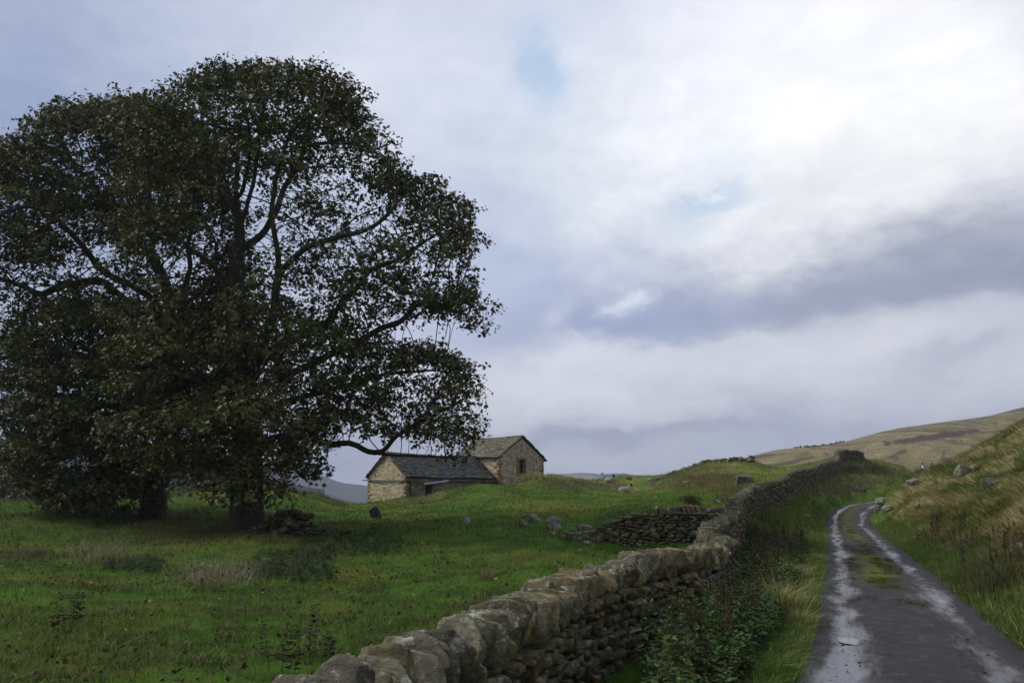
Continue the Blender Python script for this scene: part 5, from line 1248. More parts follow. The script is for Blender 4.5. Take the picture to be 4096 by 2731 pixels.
nettles('nettle_bed', 'low ivy-green undergrowth beneath the verge nettles', bed(650, 4.6, 30, 153, (.28, 1.5)), (.15, .36), 154, NP, nl=(5, 8), ls=(.05, .09))
def hp(px0, px1, py0, py1, k, seed):
    g = np.random.default_rng(seed); return np.array([HH(g.uniform(px0, px1), g.uniform(py0, py1)) for _ in range(k)])
GP = [(.04, .08, .04), (.055, .09, .045), (.035, .06, .035), (.07, .085, .04)]
nettles('scrub_patch', 'grey-green low weeds in the pasture in front of the tree', np.vstack([hp(1020, 1330, 2215, 2335, 220, 161), hp(1200, 1600, 2150, 2225, 200, 162)]), (.14, .34), 163, GP, ls=(.04, .075), cat='weeds')
nettles('scrub_patch', 'few dark low weeds between the bleached stems below the left tree', hp(420, 660, 2240, 2290, 70, 164), (.1, .26), 165, GP, ls=(.05, .09), cat='weeds')
DK = [(.022, .036, .02), (.03, .045, .024), (.04, .035, .025)]
for i, (px, py, h, lb) in enumerate([(205, 2532, .36, 'leftmost thistle in the near pasture'), (238, 2542, .3, 'short thistle just right of the leftmost one'), (288, 2512, .38, 'middle thistle of the left pasture group'), (308, 2508, .56, 'tallest thistle of the left pasture group'), (1130, 2720, .62, 'thistle rising behind the coping at the bottom, left one'), (1165, 2728, .5, 'thistle with brown dead leaves behind the coping'), (1240, 2660, .62, 'slender thistle right of the others behind the coping'), (1078, 2690, .5, 'leaning thistle at the left of the group behind the coping'), (1320, 2640, .3, 'short weed closest to the coping behind the wall')]):
    nettles('thistle', lb, [HH(px, py)], (h, h), 170 + i, DK, nl=(14, 20), ls=(.05, .09), kind=None, cat='thistle', stemcol=(.03, .03, .02))
def dead_stalks(name, label, pts, hr, seed, kind='stuff', cols=((.05, .034, .024), (.075, .05, .035), (.035, .026, .02))):
    g = np.random.default_rng(seed); pts = np.asarray(pts); z = gzf(pts[:, 0], pts[:, 1]); off = np.array([pts[0, 0], pts[0, 1], z[0]]); Vs, Fs, Cs = [], [], []; o_ = 0; Pn = []; Cn = []
    for q, (x, y) in enumerate(pts):
        H = g.uniform(*hr); base = np.array([x, y, z[q] - .03]); ln = np.array([*(g.normal(size=2) * .10), 1]) * H; c = np.array(cols[g.integers(0, len(cols))]) * g.uniform(.7, 1.3)
        v, f = tube_np(np.array([base, base + ln * .5 + [*(g.normal(size=2) * .02), 0], base + ln]), [.006, .0045, .003], 4); Vs.append(v); Fs.append(f + o_); o_ += len(v); Cs.append(np.tile(c, (len(v), 1)))
        for b_ in range(g.integers(2, 6)):
            t_ = g.uniform(.45, .95); p = base + ln * t_; e = np.array([*(g.normal(size=2) * .09), g.uniform(.06, .2)]) * H
            v, f = tube_np(np.array([p, p + e]), [.003, .002], 3); Vs.append(v); Fs.append(f + o_); o_ += len(v); Cs.append(np.tile(c, (len(v), 1)))
            for _ in range(9): Pn.append(p + e * g.uniform(.3, 1.1) + g.normal(size=3) * .012); Cn.append(c * g.uniform(.8, 1.6))
        for _ in range(26): t_ = g.uniform(.6, 1.03); Pn.append(base + ln * t_ + g.normal(size=3) * .016); Cn.append(c * g.uniform(.8, 1.6))
    Pn = np.array(Pn); k = len(Pn); v2, f2, c2_ = leaves(Pn, g.normal(size=(k, 3)), g.normal(size=(k, 3)), g.uniform(.014, .034, k), np.array(Cn), tpl=NETL * [1.6, 1], seed=seed)
    o = link(name, mesh_np(name, np.vstack(Vs + [v2]) - off, [np.vstack(Fs), f2 + o_], col=np.vstack(Cs + [c2_])), M_PLANT, loc=off); tag(o, label, 'dead stalks', kind=kind)
dead_stalks('dead_stalks', 'brown dead dock stalks standing up through the verge nettles', bed(110, 6, 30, 181, (.5, 1.7)), (.55, .95), 182)
dead_stalks('dead_stalks', 'thin dark dead stalks along the foot of the right-hand bank', along(10, 30, 90, 1.7, 3.2, np.random.default_rng(183)), (.4, .95), 184)
dead_stalks('dead_stalks', 'cluster of brown stalks at the nettles nearest the camera', np.array([HH(2700, 2700), HH(2720, 2640), HH(2660, 2690), HH(2760, 2720), HH(2905, 2725)]), (.75, 1.0), 186)
dead_stalks('dead_stem', 'lone bare forked stem on the bank beyond the moss strip', [HH(3562, 2118)], (.8, .8), 188, kind=None)
# fallen leaves and stones
def litter():
    g = np.random.default_rng(191); n_ = 5200; ph = np.radians(np.concatenate([g.uniform(-36, 16, 3400), g.uniform(-33, -4, 1800)])); r = np.exp(np.concatenate([g.uniform(math.log(6), math.log(58), 3400), g.uniform(math.log(16), math.log(42), 1800)])); x = r * np.sin(ph); y = r * np.cos(ph)
    rd, wd, w2 = masks(x, y); ok = (wd < -.3) & (np.abs(w2) > .3) & ~in_barn(x, y); x, y, r = x[ok], y[ok], r[ok]; n_ = len(x); z = gzf(x, y) + .02 + .012 * r ** .5
    pal = np.array([(.045, .028, .018), (.065, .038, .024), (.035, .024, .018), (.10, .065, .04), (.05, .035, .024), (.28, .22, .12)]); col = pal[g.choice(6, n_, p=[.27, .22, .23, .12, .12, .04])] * g.uniform(.6, 1.3, (n_, 1))
    V, Fa, Cc = leaves(np.stack([x, y, z], 1), np.stack([g.normal(size=n_) * .5, g.normal(size=n_) * .5 - .2, np.ones(n_)], 1), g.normal(size=(n_, 3)) * [1, 1, .1], g.uniform(.035, .075, n_) * (1 + r / 35), col, seed=192)
    o = link('fallen_leaves', mesh_np('fallen_leaves', V, Fa, col=Cc), M_PLANT); tag(o, 'brown fallen sycamore leaves scattered over the pasture', 'fallen leaves', kind='stuff')
litter()
def gravel():
    g = np.random.default_rng(195); p = along(7, 34, 900, -ROADW * 1.0, ROADW * 1.0, g); e = along(7, 30, 500, -ROADW * 1.08, -ROADW * .8, g); p = np.vstack([p, e]); n_ = len(p); rz = field(p[:, 0], p[:, 1])[..., 2]
    s = g.uniform(.002, .007, n_) * np.where(g.random(n_) < .05, 2, 1); pal = np.array([(.02, .018, .017), (.035, .032, .03), (.10, .095, .09), (.2, .19, .18)]); col = pal[g.choice(4, n_, p=[.55, .25, .13, .07])]
    v, f, c = make_stones(np.stack([p[:, 0], p[:, 1], rz + s * .2 - .006], 1), np.stack([s * 1.25, s, s * .6], 1), np.tile(np.eye(3)[None], (n_, 1, 1)), k=2, rnd=.4, cuts=2, seed=196, colours=col)
    o = link('gravel', mesh_np('gravel', v, f, col=c), simple_v('loose_gravel')); tag(o, 'loose dark grit and pebbles on the track', 'gravel', kind='stuff')
def simple_v(name): return vcol_mat(name, rough=.75, spec=.3)
gravel()
# moss tufts down the middle of the track
def moss():
    g = np.random.default_rng(198); L_ = []
    for (v0, v1, k) in ((15.5, 17.6, 260), (18.3, 23, 700), (24, 30, 300), (30, 46, 500), (13.3, 14.2, 60)):
        y = g.uniform(v0, v1, k); o = g.normal(size=k) * .26 - .03; Ls_, s = resample(RL, .2); i = np.clip(np.searchsorted(Ls_[:, 1], y), 1, len(Ls_) - 2); d = Ls_[i + 1, :2] - Ls_[i - 1, :2]; d /= np.linalg.norm(d, axis=1)[:, None]
        p = Ls_[i, :2] + np.stack([d[:, 1], -d[:, 0]], 1) * o[:, None]; ok = fbm(o / .4, y / 2.6, 3, 77) > -.05; L_.append(p[ok])
    p = np.vstack(L_); n_ = len(p); rep = np.repeat(np.arange(n_), 26); d = g.normal(size=(len(rep), 2)) * .05; x = p[rep, 0] + d[:, 0]; y = p[rep, 1] + d[:, 1]; rz = field(x, y)[..., 2]
    col = np.array([(.055, .07, .012), (.075, .085, .014), (.035, .05, .012), (.10, .09, .02)])[g.integers(0, 4, len(x))] * g.uniform(.6, 1.3, (len(x), 1))
    V, Fa, Cc = blades(x, y, rz + .0, g.uniform(.015, .04, len(x)), g.uniform(.006, .014, len(x)), col, g.normal(size=(len(x), 2)) * .8, 1, 199)
    o = link('moss_strip', mesh_np('moss_strip', V, Fa, col=Cc), M_GRASS); tag(o, 'yellow-green moss and grass growing down the middle of the track', 'moss', kind='stuff')
moss()
# bushes behind the trees
def bush(px, py, Y, w, h, pal, seed, label):
    g = np.random.default_rng(seed); p = np.array([xof(px, Y), Y, 0]); p[2] = gz(p[0], p[1]); root = empty('bush', p); tag(root, label, 'bush')
    k = 2600; c = g.normal(size=(14, 3)) * [w * .28, w * .28, h * .2] + [0, 0, h * .55]; ci = g.integers(0, 14, k); q = c[ci] + g.normal(size=(k, 3)) * [w * .13, w * .13, h * .13]; q[:, 2] = np.maximum(q[:, 2], .05)
    col = np.array(pal)[g.integers(0, len(pal), k)] * g.uniform(.6, 1.4, (k, 1)); v, f, c_ = leaves(q, g.normal(size=(k, 3)) * .5 + [0, 0, .8], g.normal(size=(k, 3)), g.uniform(.12, .24, k), col, tpl=NETL, seed=seed); link('foliage', mesh_np('foliage', v, f, col=c_), M_PLANT, root)
    Vs, Fs = [], []; o_ = 0
    for i in range(14): v, f = tube_np(np.array([[0, 0, -.2], c[i] * [.5, .5, .5], c[i]]), [.05, .03, .015], 5); Vs.append(v); Fs.append(f + o_); o_ += len(v)
    link('stem', mesh_np('stem', np.vstack(Vs), np.vstack(Fs)), M_BARK, root)
bush(-20, 1990, 45.5, 4.2, 3.4, [(.04, .035, .015), (.09, .05, .015), (.03, .04, .015)], 211, 'rust-tinged bush at the left frame edge below the hill')
bush(505, 1960, 49, 5, 3.8, [(.07, .085, .02), (.09, .10, .02), (.05, .07, .02)], 212, 'yellow-green bush glimpsed between the two tree trunks')
bush(820, 1950, 51, 4, 3.0, [(.04, .06, .02), (.06, .07, .02)], 213, 'green bush half hidden just left of the nearer trunk')
print('plants', time.time() - T0)

# ------------------------------------------------------------------ sheep
def sheep_mat():
    m, t, b = newmat('sheep_fleece'); c = coord(t); x, y, z = sepx(t, c)
    def ball(cx, cy, cz, r):
        d = ((x - cx) * (x - cx) + (y - cy) * (y - cy) + (z - cz) * (z - cz)).fn('SQRT'); return mr(t, d, r, r + .03, 1, 0)
    head = (ball(.60, 0, .76, .135) + ball(.68, 0, .66, .12)).clamp(); legs = mr(t, z, .10, .06) * mr(t, x, .42, .5); n = tnoise(t, c, 16, 5, .7)
    fl = mix(t, mr(t, n, .3, .7), (.17, .145, .12), (.40, .35, .29)); fl = mix(t, mr(t, tnoise(t, c, 3.2, 3, .6), .52, .7) * .6, fl, (.22, .15, .09))
    base = mix(t, (head + legs).clamp(), fl, (.012, .011, .010)); put(t, b.inputs['Base Color'], base); b.inputs['Roughness'].default_value = .95; b.inputs['Specular IOR Level'].default_value = .1
    put(t, b.inputs['Normal'], bump(t, n, .9, .03)); return m
M_SHEEP = sheep_mat()
def sheep(px, py, rz, scale, label, head_fwd=0):
    bm = bmesh.new()
    def el(c, r, rot=0):
        q = bmesh.ops.create_icosphere(bm, subdivisions=3, radius=1); 
        for v in q['verts']:
            X, Y, Z = v.co.x * r[0], v.co.y * r[1], v.co.z * r[2]; ca, sa = math.cos(rot), math.sin(rot); v.co = Vector((c[0] + X * ca - Z * sa, c[1] + Y, c[2] + X * sa + Z * ca))
    el((-.02, 0, .29), (.46, .28, .28)); el((-.26, 0, .27), (.29, .31, .28)); el((.24, 0, .30), (.26, .25, .27)); el((.38, 0, .46), (.17, .16, .24), -.4); el((.46, 0, .62), (.12, .12, .18), -.3)
    el((.57, 0, .77), (.115, .075, .085), -.5); el((.67, 0, .67), (.10, .055, .06), -.75); el((.50, .13, .80), (.03, .08, .035)); el((.50, -.13, .80), (.03, .08, .035))
    el((.46, .10, .07), (.16, .05, .055)); el((.66, .10, .045), (.13, .035, .035)); el((.44, -.12, .06), (.15, .05, .05)); el((-.30, -.24, .08), (.2, .07, .08)); el((-.10, -.28, .045), (.14, .035, .035)); el((-.52, 0, .24), (.05, .05, .12))
    me = bpy.data.meshes.new('sheep'); bm.to_mesh(me); bm.free(); p = hit(px, py); o = link('sheep', me, M_SHEEP, loc=(p[0], p[1], p[2] - .01)); o.rotation_euler = (0, 0, rz); o.scale = (scale,) * 3
    md = o.modifiers.new('Remesh', 'REMESH'); md.mode = 'VOXEL'; md.voxel_size = .028; md.use_smooth_shade = True; s_ = o.modifiers.new('Smooth', 'SMOOTH'); s_.iterations = 3
    tag(o, label, 'sheep', 'sheep on the grass'); return o
sheep(2498, 1972, .25, 1.05, 'black-faced sheep sitting on the green slope, head turned away right')
sheep(2436, 1930, -.7, 1.0, 'black-faced sheep lying on the skyline beside a dark rock')

# ------------------------------------------------------------------ walkers
def skin_obj(name, verts, edges, rads, mat, parent, sub=1):
    me = bpy.data.meshes.new(name); me.from_pydata(verts, edges, []); o = link(name, me, mat, parent)
    md = o.modifiers.new('Skin', 'SKIN'); md.use_smooth_shade = True
    for i, r_ in enumerate(rads): me.skin_vertices[0].data[i].radius = (r_, r_) if not isinstance(r_, tuple) else r_
    me.skin_vertices[0].data[0].use_root = True; s_ = o.modifiers.new('Sub', 'SUBSURF'); s_.levels = s_.render_levels = sub; return o
def walker(px, Y, label, jc, tc, hc, pack=None, plabel=None, stride=.22, rz=-.45):
    x = xof(px, Y); z = gz(x, Y); skin = simple('skin', (.42, .26, .19), .6, .3, 12, .1, bs=0)
    vs = [(0, 0, .98), (0, 0, 1.18), (0, 0, 1.40), (0, .01, 1.50), (0, .02, 1.60), (0, .03, 1.70), (-.17, 0, 1.42), (-.25, .03, 1.14), (-.24, .14, .92), (-.24, .18, .84), (.17, 0, 1.42), (.26, -.03, 1.15), (.25, .05, .91), (.25, .08, .83),
          (-.10, 0, .92), (-.11, stride * .6, .50), (-.11, stride * .5, .09), (-.11, stride * .5 + .15, .03), (.10, 0, .92), (.11, -stride * .2, .50), (.11, -stride, .12), (.11, -stride + .13, .05), (0, .12, 1.63)]
    ed = [(0, 1), (1, 2), (2, 3), (3, 4), (4, 5), (2, 6), (6, 7), (7, 8), (8, 9), (2, 10), (10, 11), (11, 12), (12, 13), (0, 14), (14, 15), (15, 16), (16, 17), (0, 18), (18, 19), (19, 20), (20, 21), (4, 22)]
    rd_ = [(.15, .11), (.13, .10), (.16, .11), .06, (.09, .10), (.075, .085), .06, .045, .035, .03, .06, .045, .035, .03, .09, .065, .045, .035, .09, .065, .045, .035, .02]
    o = skin_obj('person', vs, ed, rd_, skin, None); o.location = (x, Y, z); o.rotation_euler = (0, 0, rz); tag(o, label, 'person')
    jv = [0, 1, 2, 6, 7, 8, 10, 11, 12]; m_ = {k: i for i, k in enumerate(jv)}; je = [(m_[a], m_[b_]) for a, b_ in ed if a in m_ and b_ in m_]
    skin_obj('jacket', [vs[k] for k in jv], je, [(.19, .14), (.18, .14), (.19, .15), .085, .068, .052, .085, .068, .052], simple('jacket_cloth_%s' % name_c(jc), jc, .8, .2, 10, .15, bs=.2), o)
    tv = [0, 14, 15, 16, 18, 19, 20]; m_ = {k: i for i, k in enumerate(tv)}; te = [(m_[a], m_[b_]) for a, b_ in ed if a in m_ and b_ in m_]
    skin_obj('trousers', [vs[k] for k in tv], te, [(.17, .13), .105, .08, .06, .105, .08, .06], simple('trouser_cloth', tc, .9, .1, 10, .2, bs=.2), o)
    skin_obj('hair', [(0, 0, 1.69), (0, .015, 1.76), (0, -.03, 1.62)], [(0, 1), (0, 2)], [(.098, .11), (.07, .08), (.07, .06)], simple('dark_hair', hc, .8, .2, 20, .2, bs=0), o)
    if pack:
        ca, sa = math.cos(rz), math.sin(rz); of = np.array([0 * ca + .24 * sa, -.24 * ca, 1.0]); bm = bmesh.new(); q = bmesh.ops.create_cube(bm, size=1); bmesh.ops.scale(bm, vec=(.32, .22, .48), verts=bm.verts); bmesh.ops.bevel(bm, geom=bm.edges[:], offset=.07, segments=3, affect='EDGES')
        me = bpy.data.meshes.new('backpack'); bm.to_mesh(me); bm.free(); b_ = link('backpack', me, simple('rucksack_cloth', pack, .7, .3, 8, .1, bs=.1), loc=(x + of[0], Y + of[1], z + 1.10), smooth=True); b_.rotation_euler = (0, 0, rz); tag(b_, plabel, 'backpack')
def name_c(c): return 'violet' if c[2] > c[0] * 1.5 else 'brown'
walker(3699, 113, 'walker in a blue and violet jacket with a white rucksack', (.10, .05, .34), (.08, .08, .10), (.02, .012, .012), (.62, .68, .70), 'white rucksack on the back of the walker in blue', rz=-.5)
walker(3737, 121, 'walker in dark brown with only head and shoulders showing', (.05, .035, .04), (.04, .04, .045), (.02, .014, .012), rz=-.5)

# ------------------------------------------------------------------ hills
def hill(name, ridge, Yr, Yf, zf, Yb, zb, colf, nx=260, nt=60, amp=3., scale=60, seed=0, power=.85, jag=.0):
    px = np.linspace(ridge[0][0], ridge[-1][0], nx); ry = np.interp(px, [q[0] for q in ridge], [q[1] for q in ridge]); k = max(3, nx // 60); ry = np.convolve(np.pad(ry, k, mode='edge'), np.ones(2 * k + 1) / (2 * k + 1), 'valid')
    dd = ray(2048, 1950); a = (px - 2048) / F / dd[1]; zr = np.array([zof(y, Yr) for y in ry])
    T = np.concatenate([np.linspace(0, 1, nt), 1 + np.linspace(0, 1, 16)[1:]]); V = []
    for t in T:
        Y = Yf + (Yr - Yf) * t if t <= 1 else Yr + (Yb - Yr) * (t - 1)
        z = zf + (zr - zf) * (t ** power) if t <= 1 else zr + (zb - zr) * (t - 1) ** 1.6
        e = math.sin(math.pi * min(t, 1) / 1) if t < 1 else 0
        z = z + amp * e * fbm(a * Y / scale, np.full(nx, Y / scale), 4, seed) + jag * fbm(a * Y / (scale * .12), np.full(nx, Y / scale / .12), 3, seed + 1)
        V.append(np.stack([a * Y, np.full(nx, Y), z], 1))
    G3 = np.array(V); nT = len(T); i, j = np.meshgrid(np.arange(nT - 1), np.arange(nx - 1), indexing='ij'); Fq = np.stack([i * nx + j, i * nx + j + 1, (i + 1) * nx + j + 1, (i + 1) * nx + j], -1).reshape(-1, 4)
    V = G3.reshape(-1, 3); tt = np.repeat(T, nx); col = colf(V[:, 0], V[:, 1], V[:, 2], tt)
    o = link(name, mesh_np(name, V, Fq, col=col, smooth=True), M_HILL); tag(o, kind='structure'); return G3, px
def hill_mat():
    m, t, b = newmat('moor_grass'); c = coord(t); vc = attr(t); n = tnoise(t, c, .35, 6, .7); n2 = tnoise(t, mapping(t, c, (.12, .5, .5), rot=(0, 0, .5)), 1, 6, .7)
    k = mix(t, mr(t, n2 * .6 + n * .4, .35, .65), (.72, .72, .72), (1.25, 1.25, 1.22)); put(t, b.inputs['Base Color'], mix(t, 1.0, vc, k, 'MULTIPLY')); b.inputs['Roughness'].default_value = 1; b.inputs['Specular IOR Level'].default_value = .05
    put(t, b.inputs['Normal'], bump(t, n2 + n, .8, 2.0)); return m
M_HILL = hill_mat()
def moorcol(x, y, z, t):
    u = x * .83 + y * .1 - z * 1.2; v = z * 2.4 - x * (.42 + .4 * sstep(120, 300, x)) + y * .05 + 6 * fbm(x / 70, y / 90, 2, 79)
    st = fbm(u / 34, v / 6, 5, 81); st2 = fbm(u / 15, v / 2.2, 4, 82); big = fbm(u / 120, v / 22, 3, 85)
    c = mixc(np.array([.215, .18, .088]), np.array([.13, .115, .05]), sstep(-.25, .35, st)); c = mixc(c, np.array([.29, .235, .125]), sstep(-.05, .45, st2 - st * .3) * .7)
    c = mixc(c, np.array([.065, .045, .03]), sstep(.14, .32, st2 + st * .5) * .85)
    a = x / y; px = 2048 + a * 1.012 * F
    py = 1975 - (z - 1.75) / y * F * 1.01; her = np.exp(-((px - 3730) / 210) ** 2 - ((py - (1752 - (px - 3730) * .14)) / 13) ** 2); c = mixc(c, np.array([.075, .042, .036]), sstep(.3, .62, her + .45 * st2 + .2 * st) * .9)
    return c
moorR = [(2500, 1960), (2700, 1915), (2850, 1870), (2969, 1836), (3050, 1812), (3112, 1797), (3200, 1790), (3290, 1785), (3368, 1773), (3417, 1761), (3467, 1746), (3550, 1725), (3604, 1713), (3733, 1696), (3848, 1681), (3962, 1669), (4038, 1652), (4096, 1636), (4300, 1590), (4700, 1500), (5400, 1400), (6200, 1340)]
MG, mpx = hill('hills', moorR, 520, 150, -14, 900, 10, moorcol, nx=900, nt=220, amp=3.5, scale=70, seed=5, power=.8, jag=.25)
def plain(c, v=.25, s=90, sd=0): return lambda x, y, z, t: np.array(c)[None] * (1 + v * fbm(x / s, z / 6 + y / s, 4, 91 + sd))[:, None]
hill('hills', [(-2400, 1850), (-900, 1752), (-300, 1757), (0, 1764), (60, 1768), (250, 1784), (500, 1815), (900, 1880), (1300, 1960)], 720, 540, -44, 900, -50, plain((.022, .023, .024), .3), seed=17, amp=6, scale=160)
hill('hills', [(200, 1800), (500, 1800), (800, 1812), (1080, 1838), (1190, 1862), (1247, 1880), (1300, 1905), (1354, 1929), (1420, 1936), (1467, 1941), (1600, 1955), (1900, 1978), (2300, 2000)], 1900, 1350, -46, 2450, -50, plain((.06, .062, .05)), seed=7, amp=10, scale=260)
hill('hills', [(-1600, 1830), (-700, 1772), (-200, 1778), (-60, 1780), (0, 1790), (60, 1815), (150, 1852), (300, 1905), (500, 1950), (800, 2000)], 430, 260, -38, 530, -48, plain((.028, .026, .018), .5, 40), seed=8, amp=5, scale=90)
hill('hills', [(500, 1950), (900, 1935), (1150, 1945), (1294, 1972), (1380, 1996), (1462, 2020), (1560, 2045), (1750, 2080)], 1150, 620, -48, 1330, -50, plain((.05, .055, .04)), seed=9, amp=5, scale=160)
def farcol(x, y, z, t):
    c = mixc(np.array([.20, .175, .12]), np.array([.09, .10, .06]), sstep(0, .3, fbm(x / 160, t * 5, 3, 95))); return c
FG, fpx = hill('hills', [(1700, 1960), (1950, 1935), (2100, 1908), (2180, 1899), (2260, 1893), (2330, 1890), (2395, 1893), (2425, 1903), (2460, 1900), (2500, 1901), (2550, 1908), (2600, 1911), (2700, 1917), (3000, 1930), (3600, 1940)], 2200, 1500, -40, 2600, -45, farcol, seed=10, amp=4, scale=200)
def conifers():
    g = np.random.default_rng(231); P0 = []
    for _ in range(1500):
        px = g.uniform(2404, 2575); Y = g.uniform(1960, 2205); x = xof(px, Y); ry = np.interp(px, [2395, 2425, 2460, 2500, 2550, 2600], [1893, 1903, 1900, 1901, 1908, 1911]); zr = zof(ry, 2200); t = (Y - 1500) / 700; z = -40 + (zr + 40) * min(1, t) ** .85
        if px < 2425 and Y < 2200 - (px - 2404) * 12: continue
        P0.append((x, Y, z - 1, g.uniform(5, 9.5)))
    P0 = np.array(P0); an = np.arange(6) / 6 * 2 * math.pi; k = len(P0); rr = P0[:, 3] * .22
    ring = lambda f, zf: np.stack([P0[:, 0, None] + np.cos(an) * (rr * f)[:, None], P0[:, 1, None] + np.sin(an) * (rr * f)[:, None], np.repeat((P0[:, 2] + P0[:, 3] * zf)[:, None], 6, 1)], 2)
    V = np.concatenate([ring(1, .1), ring(.75, .45), ring(.35, .8), np.stack([P0[:, 0], P0[:, 1], P0[:, 2] + P0[:, 3]], 1)[:, None]], 1); F_ = []
    for a in range(2):
        for j in range(6): F_ += [(a * 6 + j, a * 6 + (j + 1) % 6, a * 6 + 6 + (j + 1) % 6), (a * 6 + j, a * 6 + 6 + (j + 1) % 6, a * 6 + 6 + j)]
    for j in range(6): F_.append((12 + j, 12 + (j + 1) % 6, 18))
    Fa = (np.array(F_)[None] + (np.arange(k) * 19)[:, None, None]).reshape(-1, 3); o = link('conifer_wood', mesh_np('conifer_wood', V.reshape(-1, 3), Fa, col=np.repeat(np.array([.018, .03, .02])[None] * g.uniform(.7, 1.3, (k, 1)), 19, 0)), M_PLANT)
    tag(o, 'dark conifer plantation on the far hill beyond the sheep', 'wood', kind='stuff')
conifers()
def moor_point(px, py):
    j = int(np.clip(np.searchsorted(mpx, px), 0, len(mpx) - 1)); best = None
    for q in MG[:220, j]:
        s_ = zof(py, q[1])
        if q[2] >= s_: return q
    return MG[219, j]
for i, (px, py, lb) in enumerate([(3510, 1783, 'tiny far sheep on the moor just right above the wall end'), (3473, 1805, 'tiny far sheep lowest left on the moor by the wall end'), (3676, 1748, 'tiny far sheep highest on the moor below the heather'), (3695, 1814, 'tiny far sheep on the moor above the walkers')]):
    p = moor_point(px, py); base = bpy.data.objects['sheep'].data if i else None
    bm = bmesh.new()
    for c, r_ in (((0, 0, .62), (.52, .3, .3)), ((.55, 0, .85), (.16, .1, .12)), ((.32, .14, .2), (.05, .05, .25)), ((.32, -.14, .2), (.05, .05, .25)), ((-.34, .14, .2), (.05, .05, .25)), ((-.34, -.14, .2), (.05, .05, .25)), ((.42, 0, .74), (.16, .12, .14))):
        q = bmesh.ops.create_icosphere(bm, subdivisions=2, radius=1)
        for v in q['verts']: v.co = Vector((c[0] + v.co.x * r_[0], c[1] + v.co.y * r_[1], c[2] + v.co.z * r_[2]))
    me = bpy.data.meshes.new('sheep'); bm.to_mesh(me); bm.free(); o = link('sheep', me, bpy.data.materials.get('far_fleece') or simple('far_fleece', (.6, .57, .52), .9, .1, 5, .1, bs=0), loc=p, smooth=True); o.rotation_euler = (0, 0, i * 1.3); tag(o, lb, 'sheep', 'tiny sheep on the moor')
def ridge_wall():
    g = np.random.default_rng(241); cen = []; half = []
    j0, j1 = np.searchsorted(mpx, 3185), np.searchsorted(mpx, 3395)
    A_ = MG[219, j0:j1] + 0; D = np.concatenate([[0], np.cumsum(np.linalg.norm(np.diff(A_, axis=0), axis=1))]); s = 0
    while s < D[-1]:
        w = g.uniform(.5, 1.6); p = [np.interp(s, D, A_[:, k]) for k in range(3)]; h = g.uniform(.25, .85)
        if g.random() < .85: cen.append((p[0], p[1] - .5, p[2] + h * .6)); half.append((w * .6, .5, h))
        s += w
    off = np.array(cen[0]); v, f, c = make_stones(np.array(cen), np.array(half), np.tile(np.eye(3)[None], (len(cen), 1, 1)), k=2, seed=242, cm=.45)
    o = link('ridge_wall', mesh_np('ridge_wall', v - off, f, col=c), M_STONE, loc=off); tag(o, 'broken dark stone wall along the left skyline of the moor', 'stone wall')
ridge_wall()

# ------------------------------------------------------------------ haze
def haze():
    bm = bmesh.new(); bmesh.ops.create_cube(bm, size=1); me = bpy.data.meshes.new('haze'); bm.to_mesh(me); bm.free()
    m = bpy.data.materials.new('haze_air'); m.use_nodes = True; t = m.node_tree; t.nodes.clear(); out = t.nodes.new('ShaderNodeOutputMaterial'); v = t.nodes.new('ShaderNodeVolumePrincipled')
    v.inputs['Color'].default_value = (.56, .62, .80, 1); v.inputs['Density'].default_value = HAZE; v.inputs['Anisotropy'].default_value = .2; t.links.new(v.outputs[0], out.inputs['Volume'])
    o = link('haze', me, m, loc=(0, 1200, 75)); o.scale = (5800, 3400, 270); tag(o, kind='stuff')
if HAZE: haze()

# ------------------------------------------------------------------ sky, sun, camera
SUN_AZ, SUN_EL = -74.0, 40.0
w = bpy.data.worlds.new('World'); sc.world = w; w.use_nodes = True; t = w.node_tree; t.nodes.clear()
out = t.nodes.new('ShaderNodeOutputWorld'); bg = t.nodes.new('ShaderNodeBackground'); t.links.new(bg.outputs[0], out.inputs[0])
sky = t.nodes.new('ShaderNodeTexSky'); sky.sky_type = 'NISHITA'; sky.sun_disc = False; sky.sun_elevation = rad(SUN_EL); sky.sun_rotation = rad(SUN_AZ); SK = .1
gen = coord(t, 'Generated'); x, y, z = sepx(t, gen)
az = x.fn('ARCTAN2', y); el = z.clamp().fn('ARCSINE')
def pxdir(px, py):
    d = ray(px, py); d /= np.linalg.norm(d); return math.atan2(d[0], d[1]), math.asin(d[2])
nA = tnoise(t, gen, 3.2, 5, .55); nB = tnoise(t, mapping(t, gen, loc=(5, 2, 1)), 3.2, 5, .55); nC = tnoise(t, gen, 9, 6, .6); nD = tnoise(t, mapping(t, gen, (1, 1, 2.6), loc=(3, 1, 4)), 5, 6, .6)
nE = tnoise(t, mapping(t, gen, (1, 1, 1.5), loc=(1, 7, 2)), 14, 10, .68)
def lin(c): return tuple(q / SK * (.80 if max(c) < 235 else .80 + (max(c) - 235) * .012) for q in S(*c))
def blob(col, px, py, rx, ry, rot, colr, amt, warp=.12, hard=1.0):
    """soft cloud mass: centre and radii in degrees of sky, tilted by rot degrees"""
    a0, e0 = pxdir(px, py); ca, sa = math.cos(rad(rot)), math.sin(rad(rot)); u = (az - a0) * math.cos(e0) + (nA - .5) * warp * 1.5 + (nC - .5) * warp * 1.1 + (nE - .5) * warp * .8; v = (el - e0) + (nB - .5) * warp * 1.2 + (nD - .5) * warp * .8 + (nE - .5) * warp * .6
    p = (u * ca + v * sa) / rad(rx); q = (v * ca - u * sa) / rad(ry); d = p * p + q * q
    if hard == 1.0: k = (d * -1.0).fn('EXPONENT')
    else: k = mr(t, d, hard, 2 - hard, 1, 0)
    return mix(t, (k * amt).clamp(), col, lin(colr))
